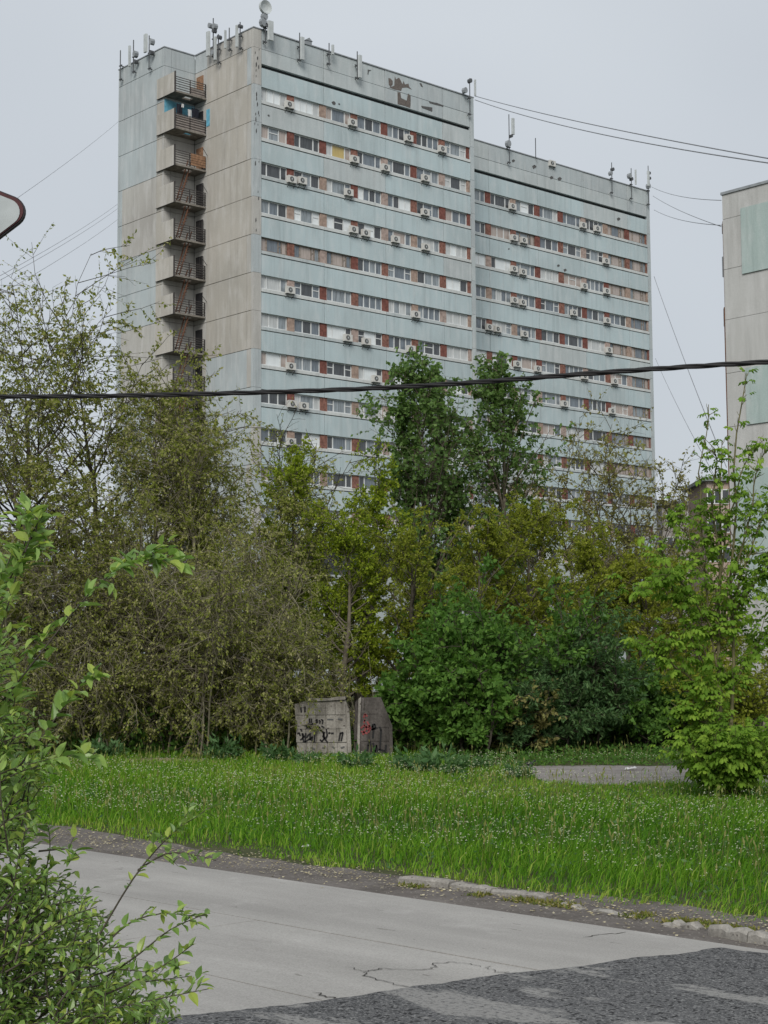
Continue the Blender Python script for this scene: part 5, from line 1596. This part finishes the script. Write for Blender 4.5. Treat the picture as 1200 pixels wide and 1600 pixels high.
    link('ground_weeds', np_mesh('ground_weeds', Vb, Fb, L_WEE, tint=tb), kind='stuff', label='broad leaved weeds mixed into the grass')
    m = 9000        # weeds behind the yard, leaf colour darkened to stand for the shrubs' shade
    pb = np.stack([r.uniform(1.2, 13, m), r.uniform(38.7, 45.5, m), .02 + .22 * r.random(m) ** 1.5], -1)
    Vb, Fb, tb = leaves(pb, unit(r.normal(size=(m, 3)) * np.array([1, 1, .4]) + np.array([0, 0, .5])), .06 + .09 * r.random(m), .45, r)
    link('painted_shade_weeds', np_mesh('painted_shade_weeds', Vb, Fb, L_DRK, tint=tb * .7), kind='stuff', label='low weeds coloured dark as shade between the gravel yard and the shrubs')
    # small white flowers on thin stalks
    m = 17000
    y = 15.0 + 25 * r.random(m) ** .8; x = r.uniform(-1, 1, m) * (.25 * y + .8)
    dist = x * NR[0] + y * NR[1] - 13.7
    k = (dist > .8) & ~poly_mask(x, y, yp) & (field(x, y, .42, 3.0) + .5 * r.normal(size=m) > -.1)
    x, y = x[k], y[k]; m = len(x)
    h = .20 + .06 * field(x, y, .55, 1.0) + .08 * field(x, y, 2.7, 2.0) + .12 * r.random(m)
    s_ = (.006 + .00027 * y) * (.6 + .8 * r.random(m))
    c = np.stack([x, y, h], -1)
    q = np.stack([c + np.stack([-s_, 0 * s_, -s_ * .3], -1), c + np.stack([0 * s_, -s_, s_ * .2], -1), c + np.stack([s_, 0 * s_, -s_ * .3], -1), c + np.stack([0 * s_, s_, s_ * .2], -1),
                  c + np.stack([0 * s_, 0 * s_, s_ * .8], -1), c + np.stack([0 * s_, 0 * s_, -s_ * .7], -1)], 1).reshape(-1, 3)
    b = (np.arange(m) * 6)[:, None]
    F = np.concatenate([b + np.array([[i, (i + 1) % 4, 4]]) for i in range(4)], 1).reshape(-1, 3)
    NTRI[0] += len(F)
    link('wildflowers', np_mesh('wildflowers', q, F, L_FLO, tint=np.repeat(r.random(m), 6)), kind='stuff', label='tiny white flowers dotted through the grass')
    # dry seed stalks standing above the blades
    m = 4800
    y = 14.6 + 30 * r.random(m); x = r.uniform(-1, 1, m) * (.25 * y + .8)
    dist = x * NR[0] + y * NR[1] - 13.7
    k = (dist > .5) & ~poly_mask(x, y, yp) & (field(x, y, .33, 1.7) + .5 * r.normal(size=m) > .05)
    x, y = x[k], y[k]; m = len(x)
    P, T = polylines(np.stack([x, y, np.zeros(m)], -1), np.stack([r.normal(size=m) * .15, r.normal(size=m) * .15, np.ones(m)], -1), (.24 + .2 * r.random(m) + .06 * field(x, y, .55, 1.0)), 2, .05, 0, r)
    V1, F1 = tubes(P, .0022 + .00007 * y, .001 + .00005 * y, 3)
    F1 = np.concatenate([F1[:, [0, 1, 2]], F1[:, [0, 2, 3]]])
    tip, tt = P[:, -1], T[:, -1]
    V2, F2, _ = leaves(tip - tt * .03, unit(tt + r.normal(size=tt.shape) * .2), .07 + .05 * r.random(m), .3, r)
    V, F = join([(V1, F1), (V2, F2)])
    NTRI[0] += len(F)
    link('seed_stalks', np_mesh('seed_stalks', V, F, L_SEED, tint=r.random(len(V))), kind='stuff', label='pale dry seed stalks standing above the grass')
    # fallen petals and dry leaves along the verge
    m = 5200
    a = r.uniform(-32, -4, m); nn = 13.25 + r.normal(0, .34, m) - .1 * (a < -14)
    k = (nn > 12.2) & (nn < 14.3)
    a, nn = a[k], nn[k]; m = len(a)
    p = np.stack([AR[0] * a + NR[0] * nn, AR[1] * a + NR[1] * nn, .02 + .02 * r.random(m)], -1)
    th = r.random(m) * np.pi
    d = unit(np.stack([np.cos(th), np.sin(th), .3 * r.random(m)], -1))
    V, F, t = leaves(p, d, .022 + .03 * r.random(m), .6, r, .2, 2.5)
    link('fallen_petals', np_mesh('fallen_petals', V, F, L_DRY, tint=t), kind='stuff', label='pale fallen petals and dry bits along the verge')
    # short weeds in the gutter before the kerb
    m = 4200
    a = -13.4 + 5.3 * r.random(m); nn = 13.28 - .32 * r.random(m) ** 1.5
    k = field(a * 3, nn, 1.0, 1.0) > -.15
    a, nn = a[k], nn[k]; m = len(a)
    p = np.stack([AR[0] * a + NR[0] * nn, AR[1] * a + NR[1] * nn, np.full(m, .012)], -1)
    V, F, t = leaves(p, unit(r.normal(size=(m, 3)) * np.array([.7, .7, .3]) + np.array([0, 0, .6])), .025 + .045 * r.random(m), .35, r)
    link('gutter_weeds', np_mesh('gutter_weeds', V, F, L_GUT, tint=t), kind='stuff', label='short yellowish weeds in the gutter before the kerb')
grass()
print('vegetation triangles', NTRI[0], 'objects', len(S.objects))
